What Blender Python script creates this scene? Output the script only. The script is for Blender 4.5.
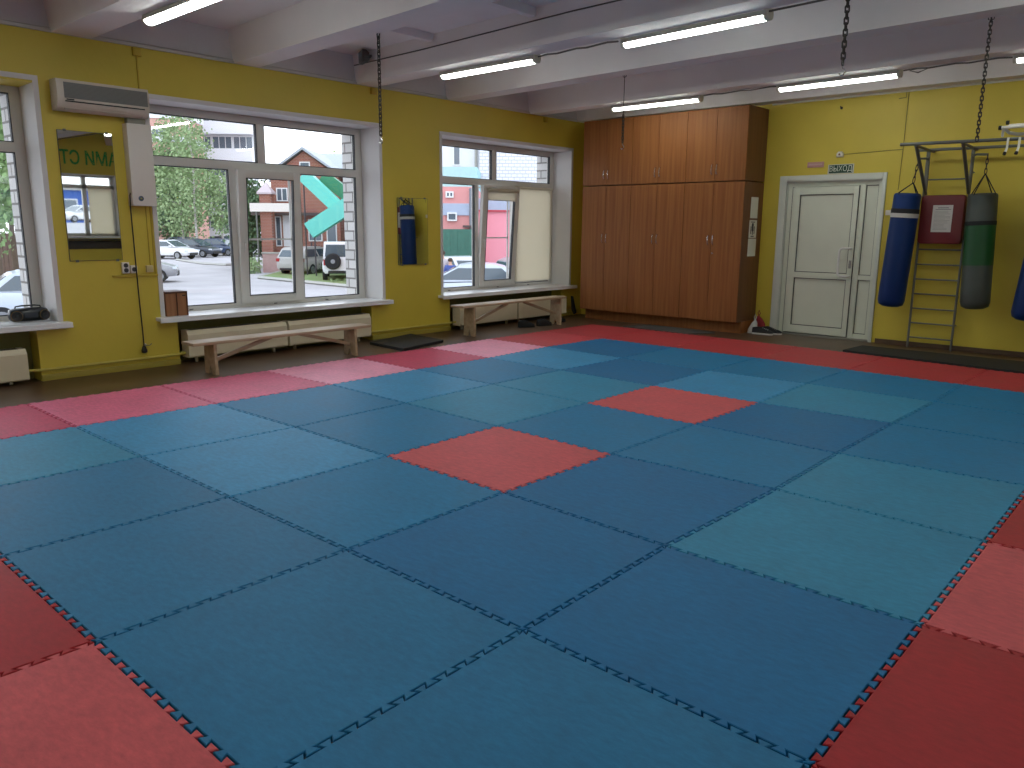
import bpy, bmesh, math, random
from mathutils import Vector, Matrix, noise
for o in list(bpy.data.objects): bpy.data.objects.remove(o)
S = bpy.context.scene
COL = S.collection
R = math.radians
random.seed(7)

# ---------------------------------------------------------------- camera
cd = bpy.data.cameras.new('camera'); cam = bpy.data.objects.new('camera', cd); COL.objects.link(cam)
S.camera = cam
_f, _yaw, _pit, _rol = 779.66, 0.732942, 0.19784, 0.007316
cd.sensor_fit = 'HORIZONTAL'; cd.sensor_width = 36.0; cd.lens = 36.0 * _f / 1024.0
cd.clip_start = 0.05; cd.clip_end = 600
fw = Vector((-math.sin(_yaw)*math.cos(_pit), math.cos(_yaw)*math.cos(_pit), -math.sin(_pit)))
rt = Vector((math.cos(_yaw), math.sin(_yaw), 0)); up = rt.cross(fw)
c_, s_ = math.cos(_rol), math.sin(_rol)
rt, up = rt*c_ + up*s_, up*c_ - rt*s_
m = Matrix((rt, up, -fw)).transposed().to_4x4(); m.translation = Vector((5.6155, -1.8475, 1.3544))
cam.matrix_world = m

# ---------------------------------------------------------------- light of the day, exposure
SKY = 2.0
w = bpy.data.worlds.new('world'); S.world = w; w.use_nodes = True
nt = w.node_tree; nt.nodes.clear()
tc = nt.nodes.new('ShaderNodeTexCoord'); sx = nt.nodes.new('ShaderNodeSeparateXYZ')
cr = nt.nodes.new('ShaderNodeValToRGB'); bg = nt.nodes.new('ShaderNodeBackground'); wo = nt.nodes.new('ShaderNodeOutputWorld')
cr.color_ramp.elements[0].position = 0.0; cr.color_ramp.elements[0].color = (0.92, 0.97, 1.04, 1)
cr.color_ramp.elements[1].position = 0.7; cr.color_ramp.elements[1].color = (0.82, 0.93, 1.08, 1)
nt.links.new(tc.outputs['Generated'], sx.inputs[0]); nt.links.new(sx.outputs['Z'], cr.inputs[0])
nt.links.new(cr.outputs[0], bg.inputs[0]); bg.inputs[1].default_value = SKY
nt.links.new(bg.outputs[0], wo.inputs[0])
S.view_settings.view_transform = 'Standard'; S.view_settings.look = 'None'
S.view_settings.gamma = 1.0; S.view_settings.use_curve_mapping = False
S.view_settings.exposure = 0.35
TUBE = 18.5          # radiance of the fluorescent tubes

# ---------------------------------------------------------------- materials
def lin(c):
    return tuple(((v/255)/12.92 if v/255 <= .04045 else ((v/255+.055)/1.055)**2.4) for v in c)
_M = {}
def mat(name, rgb, rough=.6, metal=0.0, spec=.5, var=0.0, vscale=6.0, bump=0.0, bscale=40.0, emit=None, coat=0.0, rgb2=None, stretch=None):
    if name in _M: return _M[name]
    M = bpy.data.materials.new(name); M.use_nodes = True; n = M.node_tree; b = n.nodes['Principled BSDF']
    c = lin(rgb); b.inputs['Base Color'].default_value = (*c, 1)
    b.inputs['Roughness'].default_value = rough; b.inputs['Metallic'].default_value = metal
    b.inputs['Specular IOR Level'].default_value = spec; b.inputs['Coat Weight'].default_value = coat
    t = n.nodes.new('ShaderNodeTexCoord'); src = t.outputs['Object']
    if stretch:
        mp = n.nodes.new('ShaderNodeMapping'); mp.inputs['Scale'].default_value = stretch
        n.links.new(src, mp.inputs[0]); src = mp.outputs[0]
    nz = n.nodes.new('ShaderNodeTexNoise'); nz.inputs['Scale'].default_value = vscale; nz.inputs['Detail'].default_value = 5
    n.links.new(src, nz.inputs['Vector'])
    rp = n.nodes.new('ShaderNodeValToRGB')
    rp.color_ramp.elements[0].position = .3; rp.color_ramp.elements[1].position = .72
    c2 = lin(rgb2) if rgb2 else tuple(v*(1+var) for v in c)
    c1 = c if rgb2 else tuple(v*(1-var) for v in c)
    rp.color_ramp.elements[0].color = (*c1, 1); rp.color_ramp.elements[1].color = (*c2, 1)
    n.links.new(nz.outputs['Fac'], rp.inputs[0]); n.links.new(rp.outputs[0], b.inputs['Base Color'])
    if bump:
        n2 = n.nodes.new('ShaderNodeTexNoise'); n2.inputs['Scale'].default_value = bscale; n2.inputs['Detail'].default_value = 3
        n.links.new(src, n2.inputs['Vector'])
        bp = n.nodes.new('ShaderNodeBump'); bp.inputs['Strength'].default_value = bump; bp.inputs['Distance'].default_value = .01
        n.links.new(n2.outputs['Fac'], bp.inputs['Height']); n.links.new(bp.outputs[0], b.inputs['Normal'])
    if emit:
        b.inputs['Emission Color'].default_value = (*lin(emit[0]), 1); b.inputs['Emission Strength'].default_value = emit[1]
    _M[name] = M
    return M

def glass(name, tint=(1, 1, 1), refl=.08, dust=0.0):
    M = bpy.data.materials.new(name); M.use_nodes = True; n = M.node_tree; n.nodes.clear()
    o = n.nodes.new('ShaderNodeOutputMaterial'); a = n.nodes.new('ShaderNodeBsdfTransparent'); g = n.nodes.new('ShaderNodeBsdfGlossy')
    a.inputs[0].default_value = (*tint, 1); g.inputs['Roughness'].default_value = .02
    lw = n.nodes.new('ShaderNodeLayerWeight'); lw.inputs[0].default_value = .5
    pw = n.nodes.new('ShaderNodeMath'); pw.operation = 'POWER'; pw.inputs[1].default_value = 4.0
    fr = n.nodes.new('ShaderNodeMath'); fr.operation = 'MULTIPLY_ADD'; fr.inputs[1].default_value = .8; fr.inputs[2].default_value = .035
    n.links.new(lw.outputs['Facing'], pw.inputs[0]); n.links.new(pw.outputs[0], fr.inputs[0])
    mx = n.nodes.new('ShaderNodeMixShader'); n.links.new(fr.outputs[0], mx.inputs[0])
    n.links.new(a.outputs[0], mx.inputs[1]); n.links.new(g.outputs[0], mx.inputs[2])
    if dust:
        d = n.nodes.new('ShaderNodeBsdfDiffuse'); d.inputs[0].default_value = (.6, .6, .58, 1)
        m2 = n.nodes.new('ShaderNodeMixShader'); m2.inputs[0].default_value = dust
        n.links.new(mx.outputs[0], m2.inputs[1]); n.links.new(d.outputs[0], m2.inputs[2]); n.links.new(m2.outputs[0], o.inputs[0])
    else: n.links.new(mx.outputs[0], o.inputs[0])
    return M

def brick(name, rgb, mortar, bw=.25, bh=.088, ms=.012, axis='XZ', var=.12, rot=0.0):
    M = bpy.data.materials.new(name); M.use_nodes = True; n = M.node_tree; b = n.nodes['Principled BSDF']
    t = n.nodes.new('ShaderNodeTexCoord'); s = n.nodes.new('ShaderNodeSeparateXYZ'); c = n.nodes.new('ShaderNodeCombineXYZ')
    n.links.new(t.outputs['Object'], s.inputs[0])
    ad = n.nodes.new('ShaderNodeMath'); ad.operation = 'ADD'
    n.links.new(s.outputs['X'], ad.inputs[0]); n.links.new(s.outputs['Y'], ad.inputs[1])
    n.links.new(ad.outputs[0], c.inputs[0]); n.links.new(s.outputs['Z'], c.inputs[1])
    k = n.nodes.new('ShaderNodeTexBrick'); n.links.new(c.outputs[0], k.inputs['Vector'])
    k.inputs['Scale'].default_value = 1; k.inputs['Brick Width'].default_value = bw; k.inputs['Row Height'].default_value = bh
    k.inputs['Mortar Size'].default_value = ms; k.inputs['Mortar Smooth'].default_value = .1
    l = lin(rgb); k.inputs['Color1'].default_value = (*[v*(1-var) for v in l], 1); k.inputs['Color2'].default_value = (*[min(1, v*(1+var)) for v in l], 1)
    k.inputs['Mortar'].default_value = (*lin(mortar), 1)
    n.links.new(k.outputs['Color'], b.inputs['Base Color']); b.inputs['Roughness'].default_value = .85
    bp = n.nodes.new('ShaderNodeBump'); bp.inputs['Strength'].default_value = .5; bp.inputs['Distance'].default_value = .01; bp.invert = True
    n.links.new(k.outputs['Fac'], bp.inputs['Height']); n.links.new(bp.outputs[0], b.inputs['Normal'])
    return M

def wood(name, a, b_, rough=.42, scale=5.0, axis='Z', spec=.5):
    st = {'X': (.35, 9, 9), 'Y': (9, .35, 9), 'Z': (9, 9, .35)}[axis]
    return mat(name, a, rough=rough, rgb2=b_, vscale=scale, stretch=st, spec=spec, bump=.04, bscale=30)

def foam(name, rgb, var=.12):
    """dense foam mat: slightly mottled, a fine crosshatch press mark, dusty scuffs"""
    M = bpy.data.materials.new(name); M.use_nodes = True; n = M.node_tree; b = n.nodes['Principled BSDF']
    t = n.nodes.new('ShaderNodeTexCoord')
    nz = n.nodes.new('ShaderNodeTexNoise'); nz.inputs['Scale'].default_value = 3.2; nz.inputs['Detail'].default_value = 8; nz.inputs['Roughness'].default_value = .62
    n.links.new(t.outputs['Object'], nz.inputs['Vector'])
    r = n.nodes.new('ShaderNodeValToRGB'); r.color_ramp.elements[0].position = .3; r.color_ramp.elements[1].position = .75
    l = lin(rgb); g = sum(l)/3
    r.color_ramp.elements[0].color = (*[v*(1-var) for v in l], 1)
    r.color_ramp.elements[1].color = (*[(v*.97+g*.03)*(1+var) + .001 for v in l], 1)
    n.links.new(nz.outputs['Fac'], r.inputs[0])
    # scuffs
    mp = n.nodes.new('ShaderNodeMapping'); mp.inputs['Scale'].default_value = (2.2, 11, 1); mp.inputs['Rotation'].default_value = (0, 0, .6)
    n.links.new(t.outputs['Object'], mp.inputs[0])
    n3 = n.nodes.new('ShaderNodeTexNoise'); n3.inputs['Scale'].default_value = 2.0; n3.inputs['Detail'].default_value = 6
    n.links.new(mp.outputs[0], n3.inputs['Vector'])
    r3 = n.nodes.new('ShaderNodeValToRGB'); r3.color_ramp.elements[0].position = .62; r3.color_ramp.elements[1].position = .8
    n.links.new(n3.outputs['Fac'], r3.inputs[0])
    mx = n.nodes.new('ShaderNodeMixRGB'); mx.inputs[2].default_value = (*[v*.95+.010 for v in l], 1)
    mu = n.nodes.new('ShaderNodeMath'); mu.operation = 'MULTIPLY'; mu.inputs[1].default_value = .45
    n.links.new(r3.outputs[0], mu.inputs[0]); n.links.new(mu.outputs[0], mx.inputs[0]); n.links.new(r.outputs[0], mx.inputs[1])
    mp2 = n.nodes.new('ShaderNodeMapping'); mp2.inputs['Scale'].default_value = (18, 42, 1); mp2.inputs['Rotation'].default_value = (0, 0, -.35)
    n.links.new(t.outputs['Object'], mp2.inputs[0])
    n4 = n.nodes.new('ShaderNodeTexNoise'); n4.inputs['Scale'].default_value = 1.0; n4.inputs['Detail'].default_value = 7; n4.inputs['Roughness'].default_value = .7
    n.links.new(mp2.outputs[0], n4.inputs['Vector'])
    mr4 = n.nodes.new('ShaderNodeMapRange'); mr4.inputs[1].default_value = .3; mr4.inputs[2].default_value = .7; mr4.inputs[3].default_value = .84; mr4.inputs[4].default_value = 1.16
    n.links.new(n4.outputs['Fac'], mr4.inputs[0])
    vm = n.nodes.new('ShaderNodeVectorMath'); vm.operation = 'SCALE'
    n.links.new(mx.outputs[0], vm.inputs[0]); n.links.new(mr4.outputs[0], vm.inputs['Scale'])
    n.links.new(vm.outputs[0], b.inputs['Base Color'])
    b.inputs['Roughness'].default_value = .5; b.inputs['Specular IOR Level'].default_value = .3
    rr = n.nodes.new('ShaderNodeMapRange'); rr.inputs[3].default_value = .44; rr.inputs[4].default_value = .62
    n.links.new(nz.outputs['Fac'], rr.inputs[0]); n.links.new(rr.outputs[0], b.inputs['Roughness'])
    n2 = n.nodes.new('ShaderNodeTexNoise'); n2.inputs['Scale'].default_value = 160; n.links.new(t.outputs['Object'], n2.inputs['Vector'])
    bp = n.nodes.new('ShaderNodeBump'); bp.inputs['Strength'].default_value = .12; bp.inputs['Distance'].default_value = .002
    n.links.new(n2.outputs['Fac'], bp.inputs['Height']); n.links.new(bp.outputs[0], b.inputs['Normal'])
    return M

# ---------------------------------------------------------------- mesh builder
class B:
    def __init__(s): s.bm = bmesh.new(); s.mi = 0
    def _fin(s, faces):
        for f in faces: f.material_index = s.mi
    def box(s, x0, x1, y0, y1, z0, z1, bev=0.0, mtx=None):
        n0 = set(s.bm.faces)
        M4 = Matrix.Translation(((x0+x1)/2, (y0+y1)/2, (z0+z1)/2)) @ Matrix.Diagonal((abs(x1-x0), abs(y1-y0), abs(z1-z0), 1))
        if mtx is not None: M4 = mtx @ M4
        r = bmesh.ops.create_cube(s.bm, size=1.0, matrix=M4)
        if bev:
            es = {e for v in r['verts'] for e in v.link_edges}
            bmesh.ops.bevel(s.bm, geom=list(es), offset=bev, segments=2, affect='EDGES', profile=.6)
        s._fin([f for f in s.bm.faces if f not in n0]); return s
    def cbox(s, c, sz, bev=0.0, mtx=None):
        return s.box(c[0]-sz[0]/2, c[0]+sz[0]/2, c[1]-sz[1]/2, c[1]+sz[1]/2, c[2]-sz[2]/2, c[2]+sz[2]/2, bev, mtx)
    def face(s, pts):
        f = s.bm.faces.new([s.bm.verts.new(p) for p in pts]); f.material_index = s.mi; return s
    def loft(s, rings, cap=True, closed=True):
        rs = [[s.bm.verts.new(p) for p in r] for r in rings]
        n = len(rs[0]); fs = []
        for a, b in zip(rs, rs[1:]):
            for i in range(n if closed else n-1):
                j = (i+1) % n
                fs.append(s.bm.faces.new((a[i], a[j], b[j], b[i])))
        if cap: fs.append(s.bm.faces.new(rs[0][::-1])); fs.append(s.bm.faces.new(rs[-1]))
        s._fin(fs); return s
    def tube(s, path, r, n=10, cap=True, closed=False):
        P = [Vector(p) for p in path]; rings = []; prev = None
        rr = r if isinstance(r, (list, tuple)) else [r]*len(P)
        for i, p in enumerate(P):
            if closed: t = (P[(i+1) % len(P)]-P[i-1]).normalized()
            else: t = (P[min(i+1, len(P)-1)]-P[max(i-1, 0)]).normalized()
            if prev is None:
                a = Vector((0, 0, 1)) if abs(t.z) < .9 else Vector((1, 0, 0))
                u = t.cross(a).normalized()
            else: u = (prev - t*prev.dot(t)).normalized()
            prev = u; v = t.cross(u)
            rings.append([p + (u*math.cos(2*math.pi*k/n)+v*math.sin(2*math.pi*k/n))*rr[i] for k in range(n)])
        if closed: rings.append(rings[0]); return s.loft(rings, cap=False)
        return s.loft(rings, cap=cap)
    def lathe(s, prof, n=28, mtx=None, cap=True):
        M4 = mtx or Matrix()
        return s.loft([[M4 @ Vector((r*math.cos(2*math.pi*k/n), r*math.sin(2*math.pi*k/n), z)) for k in range(n)] for r, z in prof], cap=cap)
    def prism(s, pts, z0, z1, mtx=None):
        M4 = mtx or Matrix()
        return s.loft([[M4 @ Vector((x, y, z0)) for x, y in pts], [M4 @ Vector((x, y, z1)) for x, y in pts]])
    def build(s, name, mats, parent=None, off=None, smooth=True, ang=35, mtx=None):
        bmesh.ops.remove_doubles(s.bm, verts=s.bm.verts, dist=1e-6)
        bmesh.ops.recalc_face_normals(s.bm, faces=s.bm.faces)
        if off is not None: bmesh.ops.translate(s.bm, verts=s.bm.verts, vec=-Vector(off))
        me = bpy.data.meshes.new(name); s.bm.to_mesh(me); s.bm.free()
        for mm in (mats if isinstance(mats, (list, tuple)) else [mats]): me.materials.append(mm)
        if smooth:
            me.polygons.foreach_set('use_smooth', [True]*len(me.polygons))
            me.set_sharp_from_angle(angle=R(ang))
        o = bpy.data.objects.new(name, me); COL.objects.link(o)
        if parent is not None: o.parent = parent
        return o

def thing(name, label, cat, loc=(0, 0, 0), rz=0, group=None, kind=None):
    o = bpy.data.objects.new(name, None); COL.objects.link(o); o.empty_display_size = .1
    o.location = loc; o.rotation_euler = (0, 0, rz); o['label'] = label; o['category'] = cat
    if group: o['group'] = group
    if kind: o['kind'] = kind
    return o
def tag(o, label, cat, group=None, kind=None):
    o['label'] = label; o['category'] = cat
    if group: o['group'] = group
    if kind: o['kind'] = kind
    return o
def struct(o):
    o['kind'] = 'structure'; return o
def copy_tree(o, parent=None):
    c = o.copy(); COL.objects.link(c)
    if parent is not None: c.parent = parent
    for ch in list(o.children): copy_tree(ch, c)
    return c
def text_mesh(txt, size, depth, name, material, parent, mtx, bold=0.0, sx=1.0):
    cu = bpy.data.curves.new(name, 'FONT'); cu.body = txt; cu.size = size; cu.extrude = depth; cu.offset = bold
    cu.align_x = 'CENTER'; cu.align_y = 'CENTER'
    t = bpy.data.objects.new('tmp', cu); COL.objects.link(t)
    dg = bpy.context.evaluated_depsgraph_get(); me = bpy.data.meshes.new_from_object(t.evaluated_get(dg))
    bpy.data.objects.remove(t); me.name = name
    me.transform(Matrix.Diagonal((sx, 1, 1, 1))); me.transform(mtx); me.materials.clear(); me.materials.append(material)
    o = bpy.data.objects.new(name, me); COL.objects.link(o); o.parent = parent
    return o

# shared materials
YEL = mat('yellow_wall_paint', (206, 185, 66), rough=.5, var=.05, vscale=1.6, bump=.12, bscale=18)
WHT = mat('white_paint', (214, 212, 210), rough=.6, var=.03, vscale=3, bump=.05)
CEIL = mat('whitewashed_concrete', (234, 230, 228), rough=.8, var=.05, vscale=1.4, bump=.15, bscale=25)
PVC = mat('white_pvc', (214, 211, 203), rough=.3, var=.01)
GASK = mat('black_gasket', (30, 31, 33), rough=.6)
SILL = mat('white_sill_laminate', (232, 232, 232), rough=.25, var=.01)
NICHE = mat('dark_olive_niche', (112, 108, 52), rough=.7, var=.08)  # niche below the sills is coloured darker than the wall
CREAM = mat('cream_radiator_enamel', (218, 206, 176), rough=.4, var=.03)
BEECH = mat('plain_bench_wood', (190, 168, 138), rgb2=(164, 138, 108), rough=.5, vscale=3, stretch=(6, .5, 6))
GREYM = mat('grey_painted_steel', (110, 112, 107), rough=.42, metal=.35, var=.05)
CHROME = mat('chrome', (200, 200, 200), rough=.18, metal=1)
BLACKR = mat('black_rubber', (26, 27, 28), rough=.75, var=.15)
IRON = mat('dark_chain_steel', (70, 66, 62), rough=.45, metal=.8)
CLEAR = glass('window_glass')
BRW = brick('white_silicate_brick', (205, 203, 200), (132, 128, 124), bw=.26, bh=.118, ms=.011)

# ================================================================ ROOM SHELL
XW, YD, XR, YF, H, HC = -2.07, 8.36, 7.7, -5.5, 2.96, 3.27
FZ = -0.02                                # the bare floor lies one mat thickness below the mats
lino = mat('brown_linoleum', (94, 70, 48), rgb2=(74, 54, 38), rough=.38, vscale=2.5, bump=.03)
b = B(); b.box(-2.5, XR+.2, YF-.2, YD+.3, FZ-.12, FZ); struct(b.build('floor', lino))

WY = [-2.13, 1.55, 5.29]                  # near edge of each window opening
WW, WZ0, WZ1 = 2.74, .45, 2.53
b = B()
XO = -2.49
ys = [YF-.2] + [v for y in WY for v in (y, y+WW)] + [YD+.3]
for k in range(0, len(ys), 2):
    b.mi = 0; b.box(XO, XW, ys[k], ys[k+1], FZ, H); b.mi = 1; b.box(XO, XW, ys[k], ys[k+1], H, HC)
for y in WY:
    b.mi = 0; b.box(XO, XW, y, y+WW, WZ1, H); b.mi = 1; b.box(XO, XW, y, y+WW, H, HC)
    b.mi = 0; b.box(XO, XW, y, y+.13, FZ, WZ0-.02); b.box(XO, XW, y+WW-.19, y+WW, FZ, WZ0-.02)
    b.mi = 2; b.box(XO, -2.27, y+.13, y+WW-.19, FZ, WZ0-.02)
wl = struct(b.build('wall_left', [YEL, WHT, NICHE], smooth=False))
b = B()
for k in range(0, len(ys), 2): b.box(-2.70, XO-.001, ys[k]-(.0 if k == 0 else .09), ys[k+1]+(.07 if k < len(ys)-2 else 0), -1.3, 6.0)
for y in WY: b.box(-2.70, XO-.001, y+.07, y+WW-.09, -1.3, WZ0-.03); b.box(-2.70, XO-.001, y+.07, y+WW-.09, WZ1-.02, 6.0)
b.build('brick_facing', BRW, parent=wl, smooth=False)

# wall with the exit door
DX0, DX1, DZ = 1.24, 2.44, 1.98
b = B(); b.mi = 0
b.box(XO, DX0, YD, YD+.3, FZ, H); b.box(DX1, XR+.2, YD, YD+.3, FZ, H); b.box(DX0, DX1, YD, YD+.3, DZ, H)
b.box(DX0-.1, DX1+.1, YD+.3, YD+.36, FZ, H)  # unseen backing behind the door, added to block stray outside light
b.mi = 1; b.box(XO, XR+.2, YD, YD+.3, H, HC)
struct(b.build('wall_back', [YEL, WHT], smooth=False))
# wall opposite the windows: seen only in the mirrors; it has a window of its own
OY0, OY1, OZ0, OZ1 = 2.44, 5.12, 1.12, 2.36
b = B(); b.mi = 0
OW = [(-4.9, -2.2), (-1.3, 1.4), (OY0, OY1)]  # openings before the mirrored one are unseen, added for fill daylight
oy = [YF-.2] + [v for q in OW for v in q] + [YD+.3]
for k in range(0, len(oy), 2): b.box(XR, XR+.3, oy[k], oy[k+1], FZ, H)
for a, c in OW: b.box(XR, XR+.3, a, c, FZ, OZ0); b.box(XR, XR+.3, a, c, OZ1, H)
b.box(XR, XR+.3, YF-.2, YD+.3, H, HC)
wr = struct(b.build('wall_right', [YEL, WHT], smooth=False))
b = B(); b.mi = 0; b.box(XO, XR+.3, YF-.3, YF, FZ, H); b.mi = 1; b.box(XO, XR+.3, YF-.3, YF, H, HC)
struct(b.build('wall_front', [YEL, WHT], smooth=False))

# ceiling: ribbed concrete slabs, ribs in pairs make the beams
b = B(); b.box(XO, XR+.3, YF-.3, YD+.3, HC, HC+.2)
ceil = struct(b.build('ceiling', CEIL, smooth=False))
beams = [(-5.25, -4.98), (-3.72, -3.45), (-2.2, -1.93), (-.70, -.40), (.78, 1.10), (2.36, 2.64), (3.88, 4.15), (5.30, 5.56), (6.92, 7.16), (8.14, 8.355)]
for y0, y1 in beams:
    b = B()
    ym = (y0+y1)/2; hw = (y1-y0)/2
    P = [(y0, H), (y1, H), (y1+.045, HC), (ym+.03, HC), (y0-.045, HC)]
    if y1 > 8.2: P = [(y0, H+.002), (y1, H+.002), (y1, HC), (y0-.045, HC)]
    sh = .045 if 2 < y0 < 8 else 0
    b.loft([[Vector((x, yy-sh*x, zz)) for yy, zz in P] for x in (XW, XR)])
    b.build('beam', CEIL, parent=ceil, smooth=False)
for (a, c) in zip(beams, beams[1:]):
    for x in ((-.67, .74, 2.15, 3.56, 4.97, 6.38) if a[0] == 2.36 else ()):
        y0, y1 = a[1]+.02, c[0]-.02
        b = B(); b.loft([[Vector((x+dx, y, z)) for dx, z in ((-.035, 3.20), (.035, 3.20), (.05, HC), (-.05, HC))] for y in (y0, y1)])
        b.build('cross_rib', CEIL, parent=ceil, smooth=False)
dk = mat('dusty_cable', (96, 92, 88), rough=.7)
b = B(); b.tube([(xx, 3.88-.045*xx-.028-.006, 3.16+.01*math.sin(xx*1.3)) for xx in (XW+.02, -.8, 1.2, 2.7, 4.2, 5.9, 7.6)], .006, 6)  # thin tube drawn for the dark line on the beam side
tag(b.build('beam_side_line', dk), 'thin dark line running along the side of the middle ceiling beam', 'cable')

# mouldings
tr = mat('off_white_moulding', (200, 197, 190), rough=.6)
b = B(); b.box(XW, XW+.022, YF, 8.13, H-.004, H+.022, .004); b.box(XW, XW+.012, YF, 8.13, H+.03, H+.036); struct(b.build('trim_1', tr))
b = B(); b.box(.97, XR, YD-.02, YD-.001, H-.02, H-.002, .004); struct(b.build('trim_2', tr))
# skirting on the door wall and a low plinth ledge on the window wall
sk = mat('brown_skirting', (84, 62, 42), rough=.6, var=.1)
b = B(); b.box(XW+.9, DX0-.07, YD-.014, YD-.001, FZ, .03); b.box(DX1+.08, XR, YD-.014, YD-.001, FZ, .035); struct(b.build('baseboard_back', sk))
YEL2 = mat('yellow_pipe_paint', (196, 180, 84), rough=.45, var=.06)
b = B()
segs = [(YF, WY[0]+.13), (WY[0]+WW-.19, WY[1]+.13), (WY[1]+WW-.19, WY[2]+.13), (WY[2]+WW-.19, 8.1)]
for a, c in segs: b.box(XW, XW+.015, a, c, FZ, .035, .003)
struct(b.build('baseboard_left', mat('yellow_skirting', (168, 150, 60), rough=.5)))
for lab, (a, c) in zip(['yellow heating pipe low on the wall behind the camera side', 'yellow heating pipe at the wall foot below the tall mirror', 'yellow heating pipe at the wall foot below the small mirror', 'yellow heating pipe low in the corner by the cupboards'], segs):
    if c < -1: continue
    b = B()
    y0, y1 = a-.20, c+.20
    if c > 8: y1 = 8.05
    b.tube([(-2.15, y0, .08), (-2.10, y0+.12, .08), (XW+.03, a+.04, .085), (XW+.03, c-.04, .085), (-2.10, min(c+.1, y1-.03), .08), (-2.15, y1, .08)] if c < 8 else [(-2.15, y0, .08), (-2.10, y0+.12, .08), (XW+.03, a+.04, .085), (XW+.03, y1, .09)], .013, 10)
    tag(b.build('heating_pipe', YEL2), lab, 'pipe')

# ---------------------------------------------------------------- windows
NET = mat('net_frame_white', (206, 206, 204), rough=.5)
def pane(b, gk, y0, y1, z0, z1, x=-.035):
    b.box(x-.004, x+.004, y0, y1, z0, z1)
    t = .008
    for a in ((y0-.001, y1+.001, z0-.001, z0+t), (y0-.001, y1+.001, z1-t, z1+.001), (y0-.001, y0+t, z0, z1), (y1-t, y1+.001, z0, z1)):
        gk.box(x-.012, x+.030, a[0], a[1], a[2], a[3])
def make_window(n, y, tilt):
    t = thing('window_%d' % n, '', 'window', (-2.42, y, 0)); del t['label']; del t['category']; struct(t)
    e = .003
    # white plaster reveal
    b = B(); b.box(.0, .358, 0, .012, WZ0, WZ1, 0); b.box(.0, .358, WW-.012, WW, WZ0, WZ1); b.box(0, .358, .012, WW-.012, WZ1-.012, WZ1)
    b.box(.351, .358, -.03, .0, WZ0, WZ1+.03); b.box(.351, .358, WW, WW+.03, WZ0, WZ1+.03); b.box(.351, .358, 0, WW, WZ1, WZ1+.03)
    b.build('reveal', WHT, t, smooth=False)
    b = B(); b.box(0, .46, -.08, WW+.075, .432, .468, .006); b.box(.44, .463, -.08, WW+.075, .418, .44, .004); b.build('sill', SILL, t)
    F = B(); X0, X1 = -.068, -.0
    z0, z1, y0, y1 = .465, 2.518, .012, WW-.012
    F.box(X0, X1, y0, y0+.125, z0, z1, e); F.box(X0, X1, y1-.085, y1, z0, z1, e)
    F.box(X0, X1, y0+.12, y1-.08, z0, z0+.05, e); F.box(X0, X1, y0+.12, y1-.08, z1-.075, z1, e)
    F.box(X0, X1+.004, y0+.12, y1-.08, 1.945, 2.03, e)
    F.box(X0, X1+.002, 1.325, 1.415, 2.03, z1-.07, e)
    F.box(X0, X1+.002, .97, 1.045, z0+.04, 1.95, e); F.box(X0, X1+.002, 1.775, 1.845, z0+.04, 1.95, e)
    F.build('frame', PVC, t)
    g = B(); k = B()
    ya, yb = y0+.125, y1-.085
    pane(g, k, ya, 1.325, 2.03, z1-.075); pane(g, k, 1.415, yb, 2.03, z1-.075)
    pane(g, k, ya, .97, z0+.05, 1.945); pane(g, k, 1.845, yb, z0+.05, 1.945)
    g.build('glass', CLEAR, t, smooth=False); k.build('gasket', GASK, t, smooth=False)
    c = B()
    for yy in (.45, 1.45, 2.15): c.box(-.001, .008, yy-.02, yy+.02, .48, .488, .002)
    c.build('drain_cap', GASK, t)
    # tilted sash, hinged at the bottom
    s = bpy.data.objects.new('sash', None); COL.objects.link(s); s.parent = t; s.location = (0.0, 1.045, .515)
    s.rotation_euler = (0, tilt, 0)
    sw, sh, q = .735, 1.425, .075
    b = B()
    for a in ((-.02, q, -.01, sh+.01), (sw-q, sw+.015, -.01, sh+.01)): b.box(-.03, .028, a[0], a[1], a[2], a[3], e)
    b.box(-.03, .028, q-.004, sw-q+.004, -.01, q, e); b.box(-.03, .028, q-.004, sw-q+.004, sh-q, sh+.01, e)
    sf = b.build('sash_frame', PVC, s)
    g = B(); k = B(); pane(g, k, q, sw-q, q, sh-q, x=0)
    g.build('sash_glass', CLEAR, s, smooth=False); k.build('sash_gasket', GASK, s, smooth=False)
    b = B(); b.box(.028, .036, .010, .038, .62, .70, .004); b.tube([(.034, .024, .66), (.06, .024, .66), (.064, .024, .655), (.064, .024, .54)], .008, 8)
    b.build('handle', PVC, s)
    b = B(); nx = -.095
    b.box(nx, nx+.012, 1.06, 1.085, .53, 1.93); b.box(nx, nx+.012, 1.745, 1.77, .53, 1.93); b.box(nx, nx+.012, 1.06, 1.77, .53, .55); b.box(nx, nx+.012, 1.06, 1.77, 1.91, 1.93); b.box(nx, nx+.012, 1.06, 1.77, 1.195, 1.215)
    b.build('net_frame', NET, t, smooth=False)
    return t
make_window(1, WY[0], R(0)).location.z = .03; make_window(2, WY[1], R(2.6)); make_window(3, WY[2], R(4.0))

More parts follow.
